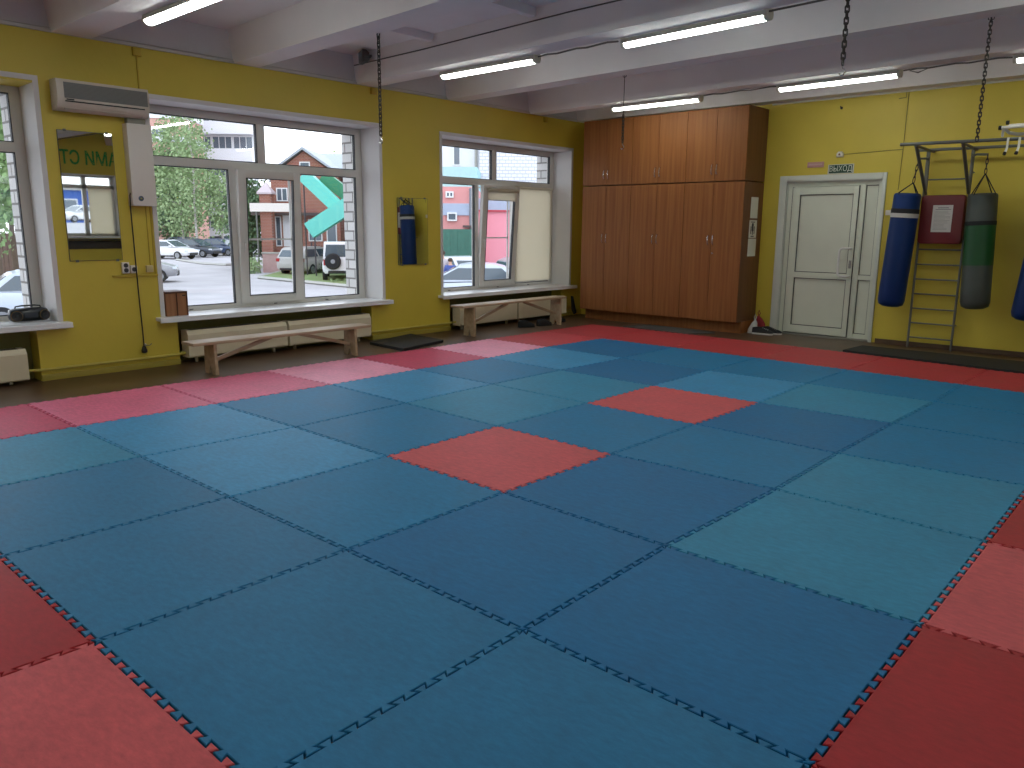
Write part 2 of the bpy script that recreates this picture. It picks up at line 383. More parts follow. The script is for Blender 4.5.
# windows of the opposite wall; all but the mirrored one are added for daylight
def back_window(n, a0, a1):
    t = thing('window_%d' % n, '', '', (XR, a0, 0)); del t['label']; del t['category']; struct(t); w_ = a1-a0
    b = B(); b.box(.0, .3, 0, .012, OZ0, OZ1); b.box(0, .3, w_-.012, w_, OZ0, OZ1); b.box(0, .3, 0, w_, OZ1-.012, OZ1); b.build('reveal', WHT, t, smooth=False)
    b = B(); b.box(-.06, .2, -.08, w_+.08, OZ0-.04, OZ0, .004); b.build('sill', SILL, t)
    b = B()
    for c in (0, .98, 2.04, w_-.08): b.box(.2, .27, c, c+.08, OZ0, OZ1, .003)
    b.box(.2, .27, 0, w_, OZ0, OZ0+.06, .003); b.box(.2, .27, 0, w_, OZ1-.05, OZ1, .003); b.box(.2, .274, 0, w_, 2.08, 2.16, .003); b.build('frame', PVC, t)
    b = B(); b.box(.23, .238, 0, w_, OZ0, OZ1); b.build('glass', CLEAR, t, smooth=False)
for n_, (a0, a1) in zip((6, 5, 4), OW): back_window(n_, a0, a1)
# ---------------------------------------------------------------- door
DW = mat('door_white_panel', (214, 218, 200), rough=.38, var=.02)
DSH = mat('door_seal_grey', (80, 82, 76), rough=.7)
t = thing('door_1', '', '', (0, YD, 0)); del t['label']; del t['category']; struct(t)
b = B()
b.box(1.15, 1.245, -.022, -.0, FZ, 2.04, .004); b.box(2.43, 2.475, -.022, -.0, FZ, 2.04, .004); b.box(1.245, 2.43, -.022, -.0, 1.965, 2.04, .004)
b.box(1.235, 1.25, -.0, .13, FZ, 1.975); b.box(2.425, 2.44, -.0, .13, FZ, 1.975); b.box(1.245, 2.43, -.0, .13, 1.955, 1.975)
b.build('door_casing', mat('casing_white', (208, 212, 200), rough=.5, var=.02), t)
b = B(); e = .003
b.box(1.25, 1.315, .045, .12, .0, 1.955, e); b.box(2.375, 2.425, .045, .12, .0, 1.955, e); b.box(1.31, 2.38, .045, .12, 1.90, 1.955, e)
b.box(2.158, 2.225, .04, .12, .0, 1.90, e); b.box(2.22, 2.38, .045, .12, .0, .06, e); b.box(2.22, 2.38, .045, .12, .74, .80, e)
b.build('frame', DW, t)
b = B(); b.box(1.25, 2.44, -.03, .12, FZ, .0, .003); b.build('threshold', mat('threshold_aluminium', (150, 148, 140), rough=.4, metal=.6), t)
b = B(); b.box(2.225, 2.375, .07, .08, .06, .74); b.box(2.225, 2.375, .07, .08, .80, 1.90); b.build('side_panel', DW, t, smooth=False)
lf = bpy.data.objects.new('door_leaf', None); COL.objects.link(lf); lf.parent = t
b = B(); L0, L1 = 1.318, 2.152
b.box(L0, L0+.095, .022, .085, .012, 1.895, e); b.box(L1-.062, L1, .022, .085, .012, 1.895, e)
b.box(L0+.09, L1-.058, .022, .085, .012, .11, e); b.box(L0+.09, L1-.058, .022, .085, 1.80, 1.895, e); b.box(L0+.09, L1-.058, .022, .085, .735, .81, e)
b.build('leaf_frame', DW, lf)
b = B(); b.box(L0+.1, L1-.067, .05, .06, .115, .73); b.box(L0+.1, L1-.067, .05, .06, .815, 1.795); b.build('leaf_panel', DW, lf, smooth=False)
b = B()
for za, zb in ((.11, .735), (.81, 1.80)):
    for a in ((L0+.095, L1-.062, za, za+.009), (L0+.095, L1-.062, zb-.009, zb), (L0+.095, L0+.104, za, zb), (L1-.071, L1-.062, za, zb)): b.box(a[0], a[1], .034, .052, a[2], a[3])
b.box(L0-.004, L0, .02, .09, .01, 1.90); b.box(L1, L1+.004, .02, .09, .01, 1.90)
b.build('leaf_seal', DSH, lf, smooth=False)
b = B()
for za, zb in ((.06, .74), (.80, 1.90)):
    for a in ((2.225, 2.375, za, za+.007), (2.225, 2.375, zb-.007, zb), (2.225, 2.232, za, zb), (2.368, 2.375, za, zb)): b.box(a[0], a[1], .060, .072, a[2], a[3])
b.build('side_seal', DSH, t, smooth=False)
b = B(); b.tube([(2.125, .03, 1.13), (2.125, -.035, 1.13), (2.11, -.045, 1.13), (2.04, -.045, 1.13), (2.015, -.045, 1.12), (2.002, -.045, 1.095), (2.0, -.045, 1.06), (2.0, -.045, .85), (2.002, -.045, .815), (2.015, -.045, .79), (2.04, -.045, .78), (2.11, -.045, .78), (2.125, -.035, .78), (2.125, .03, .78)], .014, 12)
b.build('pull_handle', mat('handle_white', (222, 222, 216), rough=.3), lf)
b = B(); b.box(2.108, 2.138, .012, .022, .88, .98, .004); b.tube([(2.123, .03, .93), (2.123, -.002, .93)], .012, 12); b.build('lock_plate', mat('lock_grey', (150, 150, 146), rough=.4, metal=.5), lf)

# ---------------------------------------------------------------- lamps (they are what lights the room, with the windows)
hs = mat('lamp_housing_grey', (182, 180, 172), rough=.5)
dif = mat('lit_lamp_diffuser', (250, 250, 245), rough=.4, emit=((246, 252, 246), TUBE))
capm = mat('lamp_end_cap', (206, 204, 190), rough=.4)
def make_lamp():
    t = thing('fluorescent_lamp', 'x', 'lamp')
    L = 1.30
    b = B(); b.loft([[Vector((x, y, z)) for y, z in ((-.056, -.026), (-.050, -.026), (-.050, -.010), (.050, -.010), (.050, -.026), (.056, -.026), (.046, .012), (-.046, .012))] for x in (.0, L)]); b.build('housing', hs, t)
    b = B(); prof = [(-.047, -.012), (-.045, -.030), (-.034, -.048), (-.015, -.056), (.015, -.056), (.034, -.048), (.045, -.030), (.047, -.012)]
    b.loft([[Vector((x, y, z)) for y, z in prof] for x in (.022, L-.022)]); b.build('diffuser', dif, t)
    for a, c in ((-.012, .022), (L-.022, L+.012)):
        b = B(); b.loft([[Vector((x, y*1.03, z-.001)) for y, z in prof+[(.040, .027), (-.040, .027)]] for x in (a, c)]); b.build('end_cap', capm, t)
    return t
lamp0 = make_lamp()
LP = [(-.90, 1.10, 'lit tube lamp cut by the top picture edge, above the tall mirror side'),
      (-.79, 4.14, 'lit tube lamp between the two big windows, left one under the middle beam'),
      (1.50, 4.15, 'largest lit tube lamp, high at the centre under the middle beam'),
      (-.72, 7.17, 'lit tube lamp just above the wall of cupboards'),
      (1.60, 7.11, 'lit tube lamp above the white door, behind a hanging chain'),
      (3.92, 7.0, 'lit tube lamp at the right picture edge, mostly cut off'),
      (1.45, 1.10, 'unseen tube lamp added on the near beam, second from the window wall, above the picture'),  # from here down, unseen lamps added to brighten the near mats
      (3.80, 1.10, 'unseen tube lamp added on the near beam, third from the window wall, above the picture'),
      (-.60, -1.90, 'unseen tube lamp added above and behind the camera, by the window wall'),
      (1.60, -1.90, 'unseen tube lamp added above and behind the camera, second of its row'),
      (3.90, -1.90, 'unseen tube lamp added above and behind the camera, third of its row'),
      (3.90, 4.05, 'unseen tube lamp added above the picture, right of the largest visible lamp')]
for i, (x, y, lab) in enumerate(LP):
    o = lamp0 if i == 0 else copy_tree(lamp0)
    o.scale = (1.035 if i == 2 else 1.0, 1, 1); o.location = (x, y, 2.945); o.rotation_euler = (0, 0, [0, 0, -.06, 0, -.04, -.04, 0, 0, 0, 0, 0, -.04][i]); o['label'] = lab; o['group'] = 'tube lamps along the ceiling beams'
for y, xs, lab in ((1.15, (.49, 4.0), 'thin cable along the near beam feeding the corner tube lamp'),
              (4.20, (.53, 1.47), 'short dark cable between the two tube lamps of the middle beam'),
              (4.20, (2.78, 7.4), 'cable leaving the largest tube lamp towards the right'),
              (7.21, (.65, 1.63), 'dark cable between the lamps above cupboards and door'),
              (7.21, (2.94, 3.90), 'dark cable from the lamp above the door to the lamp at the edge')):
    b = B(); n_ = 8
    y = {1.15: 1.10, 4.20: 4.16, 7.21: 7.14}.get(y, y)-.04*max(0, xs[0])
    b.tube([(xs[0]+(xs[1]-xs[0])*k/n_, y-.045*(xs[1]-xs[0])*k/n_, 2.945+.006*math.sin(k*2.1)) for k in range(n_+1)], .008, 6)
    if lab.startswith('dark cable from'): b.tube([(3.00, y, 2.935), (3.08, y, 2.91), (3.16, y, 2.935), (3.08, y, 2.95)], .007, 6, closed=True)
    tag(b.build('lamp_cable', dk), lab, 'cable')

# ---------------------------------------------------------------- the mats
XS = [-1.02, -.06, .99, 2.02, 3.0, 4.01, 5.0, 6.0]
T = [
    [(-1.02, -2.01), (-1.02, -1.01), (-1.07, 0.0), (-1.05, 1.02), (-1.02, 2.02), (-1.04, 3.08), (-1.0, 4.09), (-1.02, 5.1), (-1.02, 6.16), (-1.02, 7.22)],
    [(-0.06, -2.01), (-0.06, -1.01), (-0.06, -0.0), (-0.04, 1.0), (-0.03, 2.06), (-0.06, 3.07), (-0.04, 4.06), (-0.10, 5.10), (-0.05, 6.13), (-0.06, 7.27)],
    [(0.99, -2.01), (0.99, -1.01), (0.98, -0.0), (1.03, 1.02), (1.0, 2.03), (0.97, 3.05), (0.97, 4.02), (0.99, 5.05), (0.97, 6.11), (0.97, 7.25)],
    [(2.02, -2.01), (2.01, -1.01), (2.02, -0.0), (2.03, 1.01), (2.02, 2.0), (2.03, 3.02), (2.03, 3.99), (2.02, 5.0), (2.02, 6.08), (2.02, 7.2)],
    [(3.0, -2.01), (3.01, -1.01), (3.0, 0.01), (2.99, 1.01), (2.99, 1.98), (2.99, 3.01), (3.01, 3.99), (2.98, 5.05), (3.0, 6.04), (3.0, 7.13)],
    [(4.01, -2.01), (4.01, -1.01), (4.0, 0.01), (3.98, 0.98), (4.01, 2.04), (4.0, 2.96), (4.01, 4.02), (4.03, 5.02), (4.01, 5.99), (4.01, 7.03)],
    [(5.0, -2.01), (5.0, -1.01), (5.0, -0.0), (5.0, 0.99), (5.0, 2.0), (5.0, 3.04), (5.0, 4.03), (5.0, 5.0), (5.0, 5.93), (5.0, 6.96)],
    [(6.0, -2.01), (6.0, -1.01), (6.0, 0.0), (6.0, 1.01), (6.0, 2.02), (6.0, 3.04), (6.0, 4.03), (6.0, 5.0), (6.0, 5.9), (6.0, 6.9)]]
from mathutils.geometry import delaunay_2d_cdt
def seam(p, q, n=12, d=.021, fl=.006, flip=1):
    p, q = Vector(p), Vector(q); L = (q-p).length; u = (q-p)/L; v = Vector((-u.y, u.x))*flip
    out = [p]
    for k in range(n):
        a, c = L*(k+.26)/n, L*(k+.74)/n
        for tt, s in ((a+fl, -d/2), (a-fl, d/2), (c+fl, d/2), (c-fl, -d/2)): out.append(p+u*tt+v*s)
    return out + [q]
def inset(P, g):
    n = len(P); out = []
    for i in range(n):
        a, b_, c = P[i-1], P[i], P[(i+1) % n]
        e1 = (b_-a).normalized(); e2 = (c-b_).normalized()
        n1 = Vector((-e1.y, e1.x)); n2 = Vector((-e2.y, e2.x))
        k = n1+n2; d = max(.35, 1+n1.dot(n2)); out.append(b_ + k*(g/d))
    return out
FM = {'L': foam('foam_pale_blue', (52, 144, 192)), 'T': foam('foam_teal_blue', (44, 138, 176)), 'M': foam('foam_mid_blue', (18, 122, 170)),
      'S': foam('foam_bright_blue', (6, 110, 162)), 'D': foam('foam_dull_blue', (28, 118, 164)),  # dull blue is raised to hold window sheen in its colour
      'r': foam('foam_pale_red', (208, 88, 92)), 'R': foam('foam_dark_red', (172, 36, 42)), 'm': foam('foam_mid_red', (196, 66, 74)),
      'n': foam('foam_muted_red', (182, 58, 64)), 'p': foam('foam_sheen_pink', (222, 104, 136)), 'P': foam('foam_deep_pink', (202, 64, 98)), 'q': foam('foam_pale_sheen_pink', (244, 158, 184))}  # the lighter pinks have window sheen put into their colour
CODE = ['RPppqPqmn',      # i=-1 (window border), from the camera side to the door wall
        'mTLMLMLSn',
        'mDLMTTSMn',
        'RDMrMrLMn',
        'rDSSMSTMn',
        'mDSTTMMMn',
        'mmRrRmmmn']
CN = {'L': 'pale blue', 'T': 'teal blue', 'M': 'mid blue', 'S': 'bright blue', 'D': 'dull blue', 'r': 'pale red', 'R': 'dark red', 'm': 'red', 'n': 'muted red', 'p': 'pink', 'P': 'deep pink', 'q': 'pale pink'}  # the door wall row has its own less saturated red
ORD = ['first', 'second', 'third', 'fourth', 'fifth', 'sixth', 'seventh', 'eighth', 'ninth']
for i in range(7):
    for j in range(9):
        A, Bq, Cq, D = T[i][j], T[i+1][j], T[i+1][j+1], T[i][j+1]
        P = seam(A, Bq)[:-1] + seam(Bq, Cq)[:-1] + seam(D, Cq)[::-1][:-1] + seam(A, D)[::-1][:-1]
        ox, oy = (A[0]+Cq[0])/2, (A[1]+Cq[1])/2
        P = [Vector((v.x-ox, v.y-oy)) for v in P]
        o1 = inset(P, .0030); o2 = inset(P, .0054)
        b = B(); b.loft([[(v.x, v.y, FZ) for v in o1], [(v.x, v.y, -.0022) for v in o1], [(v.x, v.y, 0) for v in o2]], cap=False)
        vo, _, fo, _, _, _ = delaunay_2d_cdt(o2, [], [list(range(len(o2)))], 1, 1e-6)
        tv = [b.bm.verts.new((v.x, v.y, 0)) for v in vo]
        for f in fo: b.bm.faces.new([tv[q] for q in f])
        o = b.build('foam_mat', FM[CODE[i][j]], smooth=False); o.location = (ox, oy, 0)
        if j % 2 == i % 2: pass
        col = CN[CODE[i][j]]
        if (i, j) == (3, 3): lab = 'red foam mat lying alone among blue ones, the nearer of two'
        elif (i, j) == (3, 5): lab = 'red foam mat lying alone among blue ones, the farther of two'
        elif i == 0 and j == 8: lab = 'muted red corner foam mat nearest the corner by the window bench'
        elif i == 0: lab = '%s foam mat of the window border row, %s from the cupboard corner' % (col, ORD[8-j])
        elif i == 6: lab = '%s foam mat of the right border row, %s back from the front' % (col, ORD[j])
        elif j == 0: lab = '%s foam mat of the front left border row, %s from the window border' % (col, ORD[i-1])
        elif j == 8: lab = '%s foam mat of the door wall border row, %s from the window side' % (col, ORD[i])
        else: lab = '%s foam mat, %s from the window border, in %s row back from front border' % (col, ORD[i-1], ORD[j-1])
        tag(o, lab, 'floor mat', 'interlocking foam mats on the floor')

# ================================================================ FURNITURE AND FITTINGS
CAB = wood('alder_laminate', (152, 98, 52), (128, 76, 36), rough=.5, scale=3.2, spec=.25)
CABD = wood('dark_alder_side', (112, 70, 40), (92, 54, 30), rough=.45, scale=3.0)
CX = [-1.66, -.797, .066, .93]
names = ['the left end beside the window', 'the middle', 'the right end beside the door']
def hnd(b, x, z, L=.13):
    b.tube([(x, -.0, z-L/2), (x, -.022, z-L/2+.008), (x, -.032, z-L/4), (x, -.034, z), (x, -.032, z+L/4), (x, -.022, z+L/2-.008), (x, -.0, z+L/2)], [.007, .006, .005, .0045, .005, .006, .007], 8)
for tier in (0, 1):
    for k in range(3):
        x0, x1 = CX[k]+.001, CX[k+1]-.001
        z0, z1 = (.14, 1.962) if tier == 0 else (1.972, 2.895)
        kind = 'wardrobe' if tier == 0 else 'upper_cupboard'
        lab = ('tall reddish-brown wardrobe unit, lower tier, at %s' if tier == 0 else 'short reddish-brown top cupboard, upper tier, at %s') % names[k]
        t = thing(kind, lab, 'cupboard', (x0, 7.80, FZ if tier == 0 else z0), group='cupboards built along the door wall')
        W_ = x1-x0; dz = t.location.z
        b = B(); zz0 = z0-dz; zz1 = z1-dz
        b.mi = 0; b.box(0, W_-.018, .002, .55, zz0, zz1)
        b.mi = 1; b.box(W_-.018, W_, .0, .552, zz0, zz1, .001)
        b.build('body', [CAB, CABD], t, smooth=False)
        if tier == 0:
            b = B(); b.mi = 0; b.box(0, W_, .13, .55, 0, zz0-.001); b.build('plinth', CAB, t, smooth=False)
        for s in (0, 1):
            a = .002 if s == 0 else W_/2+.002; c = W_/2-.002 if s == 0 else W_-.003
            d = bpy.data.objects.new('x', None)
            bpy.data.objects.remove(d)
            b = B(); b.box(a, c, -.018, .0, zz0+.003, zz1-.003, .0015)
            d = b.build('door', CAB, t, smooth=False)
            b = B(); hx = W_/2-.036 if s == 0 else W_/2+.036
            hnd(b, hx, (1.21 if tier == 0 else 2.12)-dz)
            hh = b.build('handle', CHROME, d); hh.location = (0, -.018, 0)
            if tier == 0 and k == 2 and s == 1:
                b = B(); b.tube([(W_/2+.03, -.018, 1.04-dz), (W_/2+.03, -.024, 1.04-dz)], .009, 12); b.build('lock', CHROME, d)
PAPER = mat('paper_white', (208, 206, 192), rough=.7, var=.02)
INK = mat('printed_ink', (58, 56, 60), rough=.7)
for (z0, z1, y0, y1, lab) in ((1.50, 1.77, 7.995, 8.205, 'white paper sheet taped on the cupboard side, topmost of three'),
                              (1.245, 1.475, 7.985, 8.205, 'paper sheet with a dark figure sign, middle one on the cupboard side'),
                              (1.005, 1.235, 7.98, 8.215, 'white paper sheet on the cupboard side, lowest of three')):
    t = thing('paper_notice', lab, 'notice', (.931, y0, z0), group='papers on the cupboard side')
    b = B(); b.box(0, .0015, 0, y1-y0, 0, z1-z0); b.build('sheet', PAPER, t, smooth=False)
    if 'figure' in lab:
        b = B()
        def q(y, z, a, c): b.box(.0016, .0028, y-a, y+a, z-c, z+c)
        b.lathe([(.03, 0), (.03, .001)], 16, Matrix.Translation((.0016, .10, .165)) @ Matrix.Rotation(R(90), 4, 'Y'))
        q(.10, .115, .026, .028); q(.10, .065, .012, .025); q(.05, .10, .01, .05); q(.15, .10, .01, .05); q(.10, .02, .045, .006); q(.10, .205, .06, .005)
        b.build('figure_print', INK, t, smooth=False)

# ---- benches
def bench(lab, x0, x1, y0, y1, z, legs):
    t = thing('bench', lab, 'bench', ((x0+x1)/2, (y0+y1)/2, FZ), group='wooden benches under the windows')
    o = t.location; Z = -o.z
    b = B(); b.box(x0-o.x, x1-o.x, y0-o.y, y1-o.y, z-.028+Z, z+Z, .004); b.build('seat', BEECH, t)
    h = z-.028+Z; w2 = (x1-x0)/2-.005
    for ly in legs:
        b = B(); pts = [(-w2+.01, 0), (-w2+.075, 0), (0, .085), (w2-.075, 0), (w2-.01, 0), (w2-.02, h), (-w2+.02, h)]
        b.loft([[Vector((px, ly-o.y+dy, pz)) for px, pz in pts] for dy in (-.014, .014)]); b.build('leg', BEECH, t)
    mid = (legs[0]+legs[1])/2-o.y
    for ly, sgn in ((legs[0]-o.y, 1), (legs[1]-o.y, -1)):
        a = Vector((0, ly+sgn*.014, h*.42)); c = Vector((0, mid-sgn*.16, h-.004)); d = (c-a).normalized(); n_ = Vector((0, -d.z, d.y))*.017
        b = B(); b.loft([[a+n_+Vector((sx_, 0, 0)), c+n_+Vector((sx_, 0, 0)), c-n_+Vector((sx_, 0, 0)), a-n_+Vector((sx_, 0, 0))] for sx_ in (-.012, .012)]); b.build('brace', BEECH, t)
bench('low plain wooden bench standing under the larger, nearer window', -1.46, -1.22, 1.42, 3.44, .30, (1.64, 3.24))
bench('plain wooden bench with notched plank legs, under the far window', -1.60, -1.37, 4.99, 7.09, .385, (5.22, 6.98))

# ---- radiators
def radiator(lab, y0, y1, x0=-2.15, x1=-2.0, z0=.04, z1=.315, grp=True):
    t = thing('radiator', lab, 'radiator', (x0, y0, z0), group='cream radiators under the windows' if grp else None)
    L = y1-y0; D = x1-x0; h = z1-z0
    b = B(); pr = [(.0, 0), (D-.012, 0), (D, .012), (D, h-.045), (D-.012, h-.03), (D-.03, h), (0, h)]
    b.loft([[Vector((px, yy, pz)) for px, pz in pr] for yy in (0, L)]); b.build('casing', CREAM, t)
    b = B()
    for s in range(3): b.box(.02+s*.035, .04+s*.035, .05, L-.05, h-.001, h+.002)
    b.build('top_grille', mat('grille_dark_beige', (90, 84, 70), rough=.8), t, smooth=False)  # grille strips are a darker beige than the casing
    for yy in (.12, L-.12):
        b = B(); b.box(.03, .06, yy-.012, yy+.012, -z0+FZ, 0.0); b.build('foot', CREAM, t)
    b = B(); b.tube([(.06, -.045 if grp else .0, .05), (.06, .0, .05)], .012, 8); b.build('pipe_stub', YEL2, t)
radiator('cream radiator at the left picture edge below the stereo', -.86, .305, z0=.015, z1=.29)
radiator('left cream radiator of the pair behind the low bench', 1.745, 2.875)
radiator('right cream radiator of the pair behind the low bench', 2.905, 4.035)
radiator('left cream radiator behind the far bench with notched legs', 5.50, 6.66, -2.10, -1.95)
radiator('right cream radiator behind the far bench, next to the corner', 6.69, 7.82, -2.10, -1.95)
b = B(); b.loft([[Vector((x, y, z)) for y, z in ((7.90, .31), (7.93, .30), (8.02, .04), (7.97, .02), (7.92, .10))] for x in (-1.93, -1.90)])
tag(b.build('black_pouch', mat('black_cloth', (24, 24, 26), rough=.85)), 'small black pouch hanging at the end of the corner radiator', 'pouch')

# ---- stuff on the sills
SZ = .468
t = thing('portable_stereo', 'black portable stereo on the left window sill', 'stereo', (-2.24, .42, SZ+.034), R(90)); t.scale = (.88, .95, .86)
BLK = mat('glossy_black_plastic', (22, 23, 26), rough=.28, var=.05)
b = B(); rings = []
for x, sc in ((-.175, .55), (-.165, .85), (-.13, 1.0), (0, 1.02), (.13, 1.0), (.165, .85), (.175, .55)):
    rings.append([Vector((x, .072*sc*math.cos(a)*(1 if abs(math.cos(a)) < .7 else .92), .073+.07*sc*math.sin(a))) for a in [2*math.pi*q/20 for q in range(20)]])
b.loft(rings); b.build('body', BLK, t, ang=60)
for sx_ in (-1, 1):
    Mx = Matrix.Translation((sx_*.125, -.066, .068)) @ Matrix.Rotation(R(90), 4, 'X') @ Matrix.Rotation(R(sx_*12), 4, 'Y')
    b = B(); b.lathe([(.052, 0), (.054, .006), (.046, .012), (.042, .008), (.02, .003), (.008, .01)], 24, Mx); sp = b.build('speaker', mat('speaker_black', (40, 40, 42), rough=.5), t)
    b = B(); b.tube([Mx @ Vector((.05*math.cos(a), .05*math.sin(a), .008)) for a in [2*math.pi*q/24 for q in range(24)]], .0022, 6, closed=True); b.build('speaker_ring', mat('brass_ring', (150, 120, 60), rough=.4, metal=.8), sp)
b = B(); b.box(-.06, .06, -.078, -.066, .045, .10, .004); b.build('control_panel', mat('dark_display', (50, 54, 60), rough=.25), t)
b = B(); b.tube([(-.12, 0, .13), (-.11, .0, .158), (-.06, 0, .166), (.06, 0, .166), (.11, 0, .158), (.12, 0, .13)], .008, 8); b.build('carry_handle', BLK, t)
SZ += .0305
b = B(); b.box(-2.20, -1.99, .05, .52, SZ, SZ+.003); b.cbox((-2.12, .30, SZ+.005), (.2, .29, .003), 0, Matrix.Rotation(.0, 4, 'Z'))
tag(b.build('paper_sheets', mat('sheet_grey_white', (190, 190, 188), rough=.7)), 'flat paper sheets lying under the stereo on the left sill', 'papers')
b = B()
b.loft([[Vector((-2.22+.085*sc*math.cos(a), -.02+.13*sc*math.sin(a), SZ+z)) for a in [2*math.pi*q/18 for q in range(18)]] for z, sc in ((0, .7), (.02, .95), (.06, 1.05), (.11, .95), (.15, .6), (.165, .2))])
tag(b.build('cloth_bundle', mat('beige_cloth', (206, 176, 140), rough=.9, bump=.3, bscale=20)), 'rounded beige cloth bundle on the sill, cut by the left picture edge', 'bundle')

SZ = .468
t = thing('wooden_box', 'small open-front wooden box at the left end of the wide sill', 'box', (-2.18, 1.685, SZ))
WB = wood('box_plywood', (168, 118, 78), (140, 92, 58), rough=.6, scale=3)
WBd = wood('box_frame_wood', (98, 56, 34), (78, 44, 26), rough=.55)
b = B(); b.box(-.12, .12, -.11, .11, .0, .235, .003); b.build('carcass', WB, t)
b = B(); b.box(.12, .127, -.11, .11, .225, .237); b.box(.12, .127, .098, .11, 0, .237); b.box(.12, .127, -.005, .005, 0, .237); b.box(-.12, .12, -.11, .112, .235, .241); b.build('edge_strip', WBd, t, smooth=False)
b = B(); b.box(.12, .124, .06, .09, .195, .205); b.build('latch', IRON, t, smooth=False)

# ---- blinds
BL = mat('roller_blind_cream', (232, 226, 210), rough=.8, emit=None)
bl_n = BL.node_tree; pb = bl_n.nodes['Principled BSDF']
tl = bl_n.nodes.new('ShaderNodeBsdfTranslucent'); tl.inputs[0].default_value = (.85, .8, .68, 1)
mxs = bl_n.nodes.new('ShaderNodeMixShader'); mxs.inputs[0].default_value = .62
bl_n.links.new(pb.outputs[0], mxs.inputs[1]); bl_n.links.new(tl.outputs[0], mxs.inputs[2]); bl_n.links.new(mxs.outputs[0], bl_n.nodes['Material Output'].inputs[0])
t = thing('roller_blind', 'cream roller blind pulled down over the right pane of the far window', 'blind', (-2.405, WY[2]+1.82, 0))
b = B(); b.box(.0, .0025, 0, .86, .545, 1.93); b.build('fabric', BL, t, smooth=False)
b = B(); b.tube([(.008, -.01, 1.945), (.008, .87, 1.945)], .018, 12); b.build('roll', BL, t)
b = B(); b.box(-.004, .008, -.003, .863, .53, .55, .002); b.build('bottom_bar', PVC, t)
b = B(); b.tube([(.02, .845, 1.94), (.02, .845, 1.05)], .0025, 6); b.build('pull_chain', PVC, t)
t = thing('roller_blind', 'rolled-up cream blind at the top of the tilted sash, far window', 'blind')
t.matrix_world = Matrix.Translation((-2.42, WY[2]+1.045, .515)) @ Matrix.Rotation(R(4.0), 4, 'Y')
b = B(); b.box(.030, .034, .065, .68, 1.235, 1.37); b.build('fabric', BL, t, smooth=False)
b = B(); b.tube([(.045, .045, 1.375), (.045, .70, 1.375)], .022, 14); b.build('roll', BL, t)
b = B(); b.box(.026, .038, .06, .685, 1.225, 1.24, .002); b.build('bottom_bar', PVC, t)

# ---- air conditioner, white box, mirrors, sockets on the window wall
ACW = mat('aged_white_plastic', (212, 202, 186), rough=.45, var=.03)
t = thing('air_conditioner', 'old white split air conditioner with grey front grille above the tall mirror', 'air conditioner', (XW, .73, 2.32))
b = B(); pr = [(0, 0), (.08, .0), (.122, .022), (.147, .055), (.159, .09), (.159, .21), (.142, .25), (0, .252)]
b.loft([[Vector((px, yy, pz)) for px, pz in pr] for yy in (0, .775)]); b.build('casing', ACW, t)
b = B(); b.box(.156, .164, .055, .76, .095, .225, .003); gr = b.build('intake_grille', mat('grille_grey', (128, 128, 124), rough=.6), t)
b = B()
for s in range(12): b.box(.1635, .166, .06, .755, .10+s*.0103, .1035+s*.0103)
b.build('grille_slats', mat('slat_grey', (108, 108, 104), rough=.6), gr, smooth=False)
b = B(); b.loft([[Vector((px, yy, pz)) for px, pz in ((.095, .0), (.127, .021), (.131, .016), (.099, -.006))] for yy in (.06, .72)]); b.build('outlet_flap', mat('flap_white', (196, 184, 170), rough=.5), t)
b = B(); b.box(.141, .1605, .06, .73, .066, .075); b.box(.147, .163, .07, .13, .080, .09); b.build('air_slot', GASK, t, smooth=False)
b = B(); b.box(.0, .07, .60, .76, -.055, -.002, .003); b.build('pipe_cover', mat('pipe_cover_grey', (150, 146, 132), rough=.6), t)

VB = mat('white_box_enamel', (222, 216, 206), rough=.4, var=.02)
t = thing('ventilation_box', 'tall white wall box with a round dial, left of the wide window', 'wall box', (XW, 1.305, 1.53))
b = B(); b.box(0, .105, 0, .222, 0, .735, .006); b.build('casing', VB, t)
b = B(); b.tube([(.105, .075, .066), (.110, .075, .066)], .024, 24); dl = b.build('dial', mat('dial_blue_grey', (80, 96, 112), rough=.4), t)
b = B(); b.tube([(.110, .075, .066), (.114, .075, .066)], .010, 16); b.build('dial_knob', CHROME, dl)
b = B(); b.tube([(.06, -.004, .11), (.06, .0, .11)], .009, 12); b.build('cable_gland', GASK, t)

MIR = mat('mirror_silver', (232, 236, 234), rough=.015, metal=1.0)
MED = mat('mirror_edge', (70, 76, 74), rough=.4)
def mirror(lab, y0, y1, z0, z1, rz=0.0):
    t = thing('wall_mirror', lab, 'mirror', (XW+.004, y0, z0), rz)
    L = y1-y0; h = z1-z0
    b = B(); b.box(0, .006, 0, L, 0, h); b.build('backing', MED, t, smooth=False)
    b = B(); b.box(.0062, .0072, .004, L-.004, .004, h-.004); b.build('glass', MIR, t, smooth=False)
    for yy, zz in ((.05, -.004), (L-.06, -.004), (.05, h-.004), (L-.06, h-.004)):
        b = B(); b.box(-.0, .012, yy, yy+.025, zz-.006, zz+.014, .002); b.build('clip', GREYM, t)
mirror('tall frameless mirror below the air conditioner', .745, 1.205, 1.03, 2.165)
mirror('small frameless mirror between the two windows, reflecting a blue bag', 4.535, 5.015, .885, 1.71, -R(2.9))

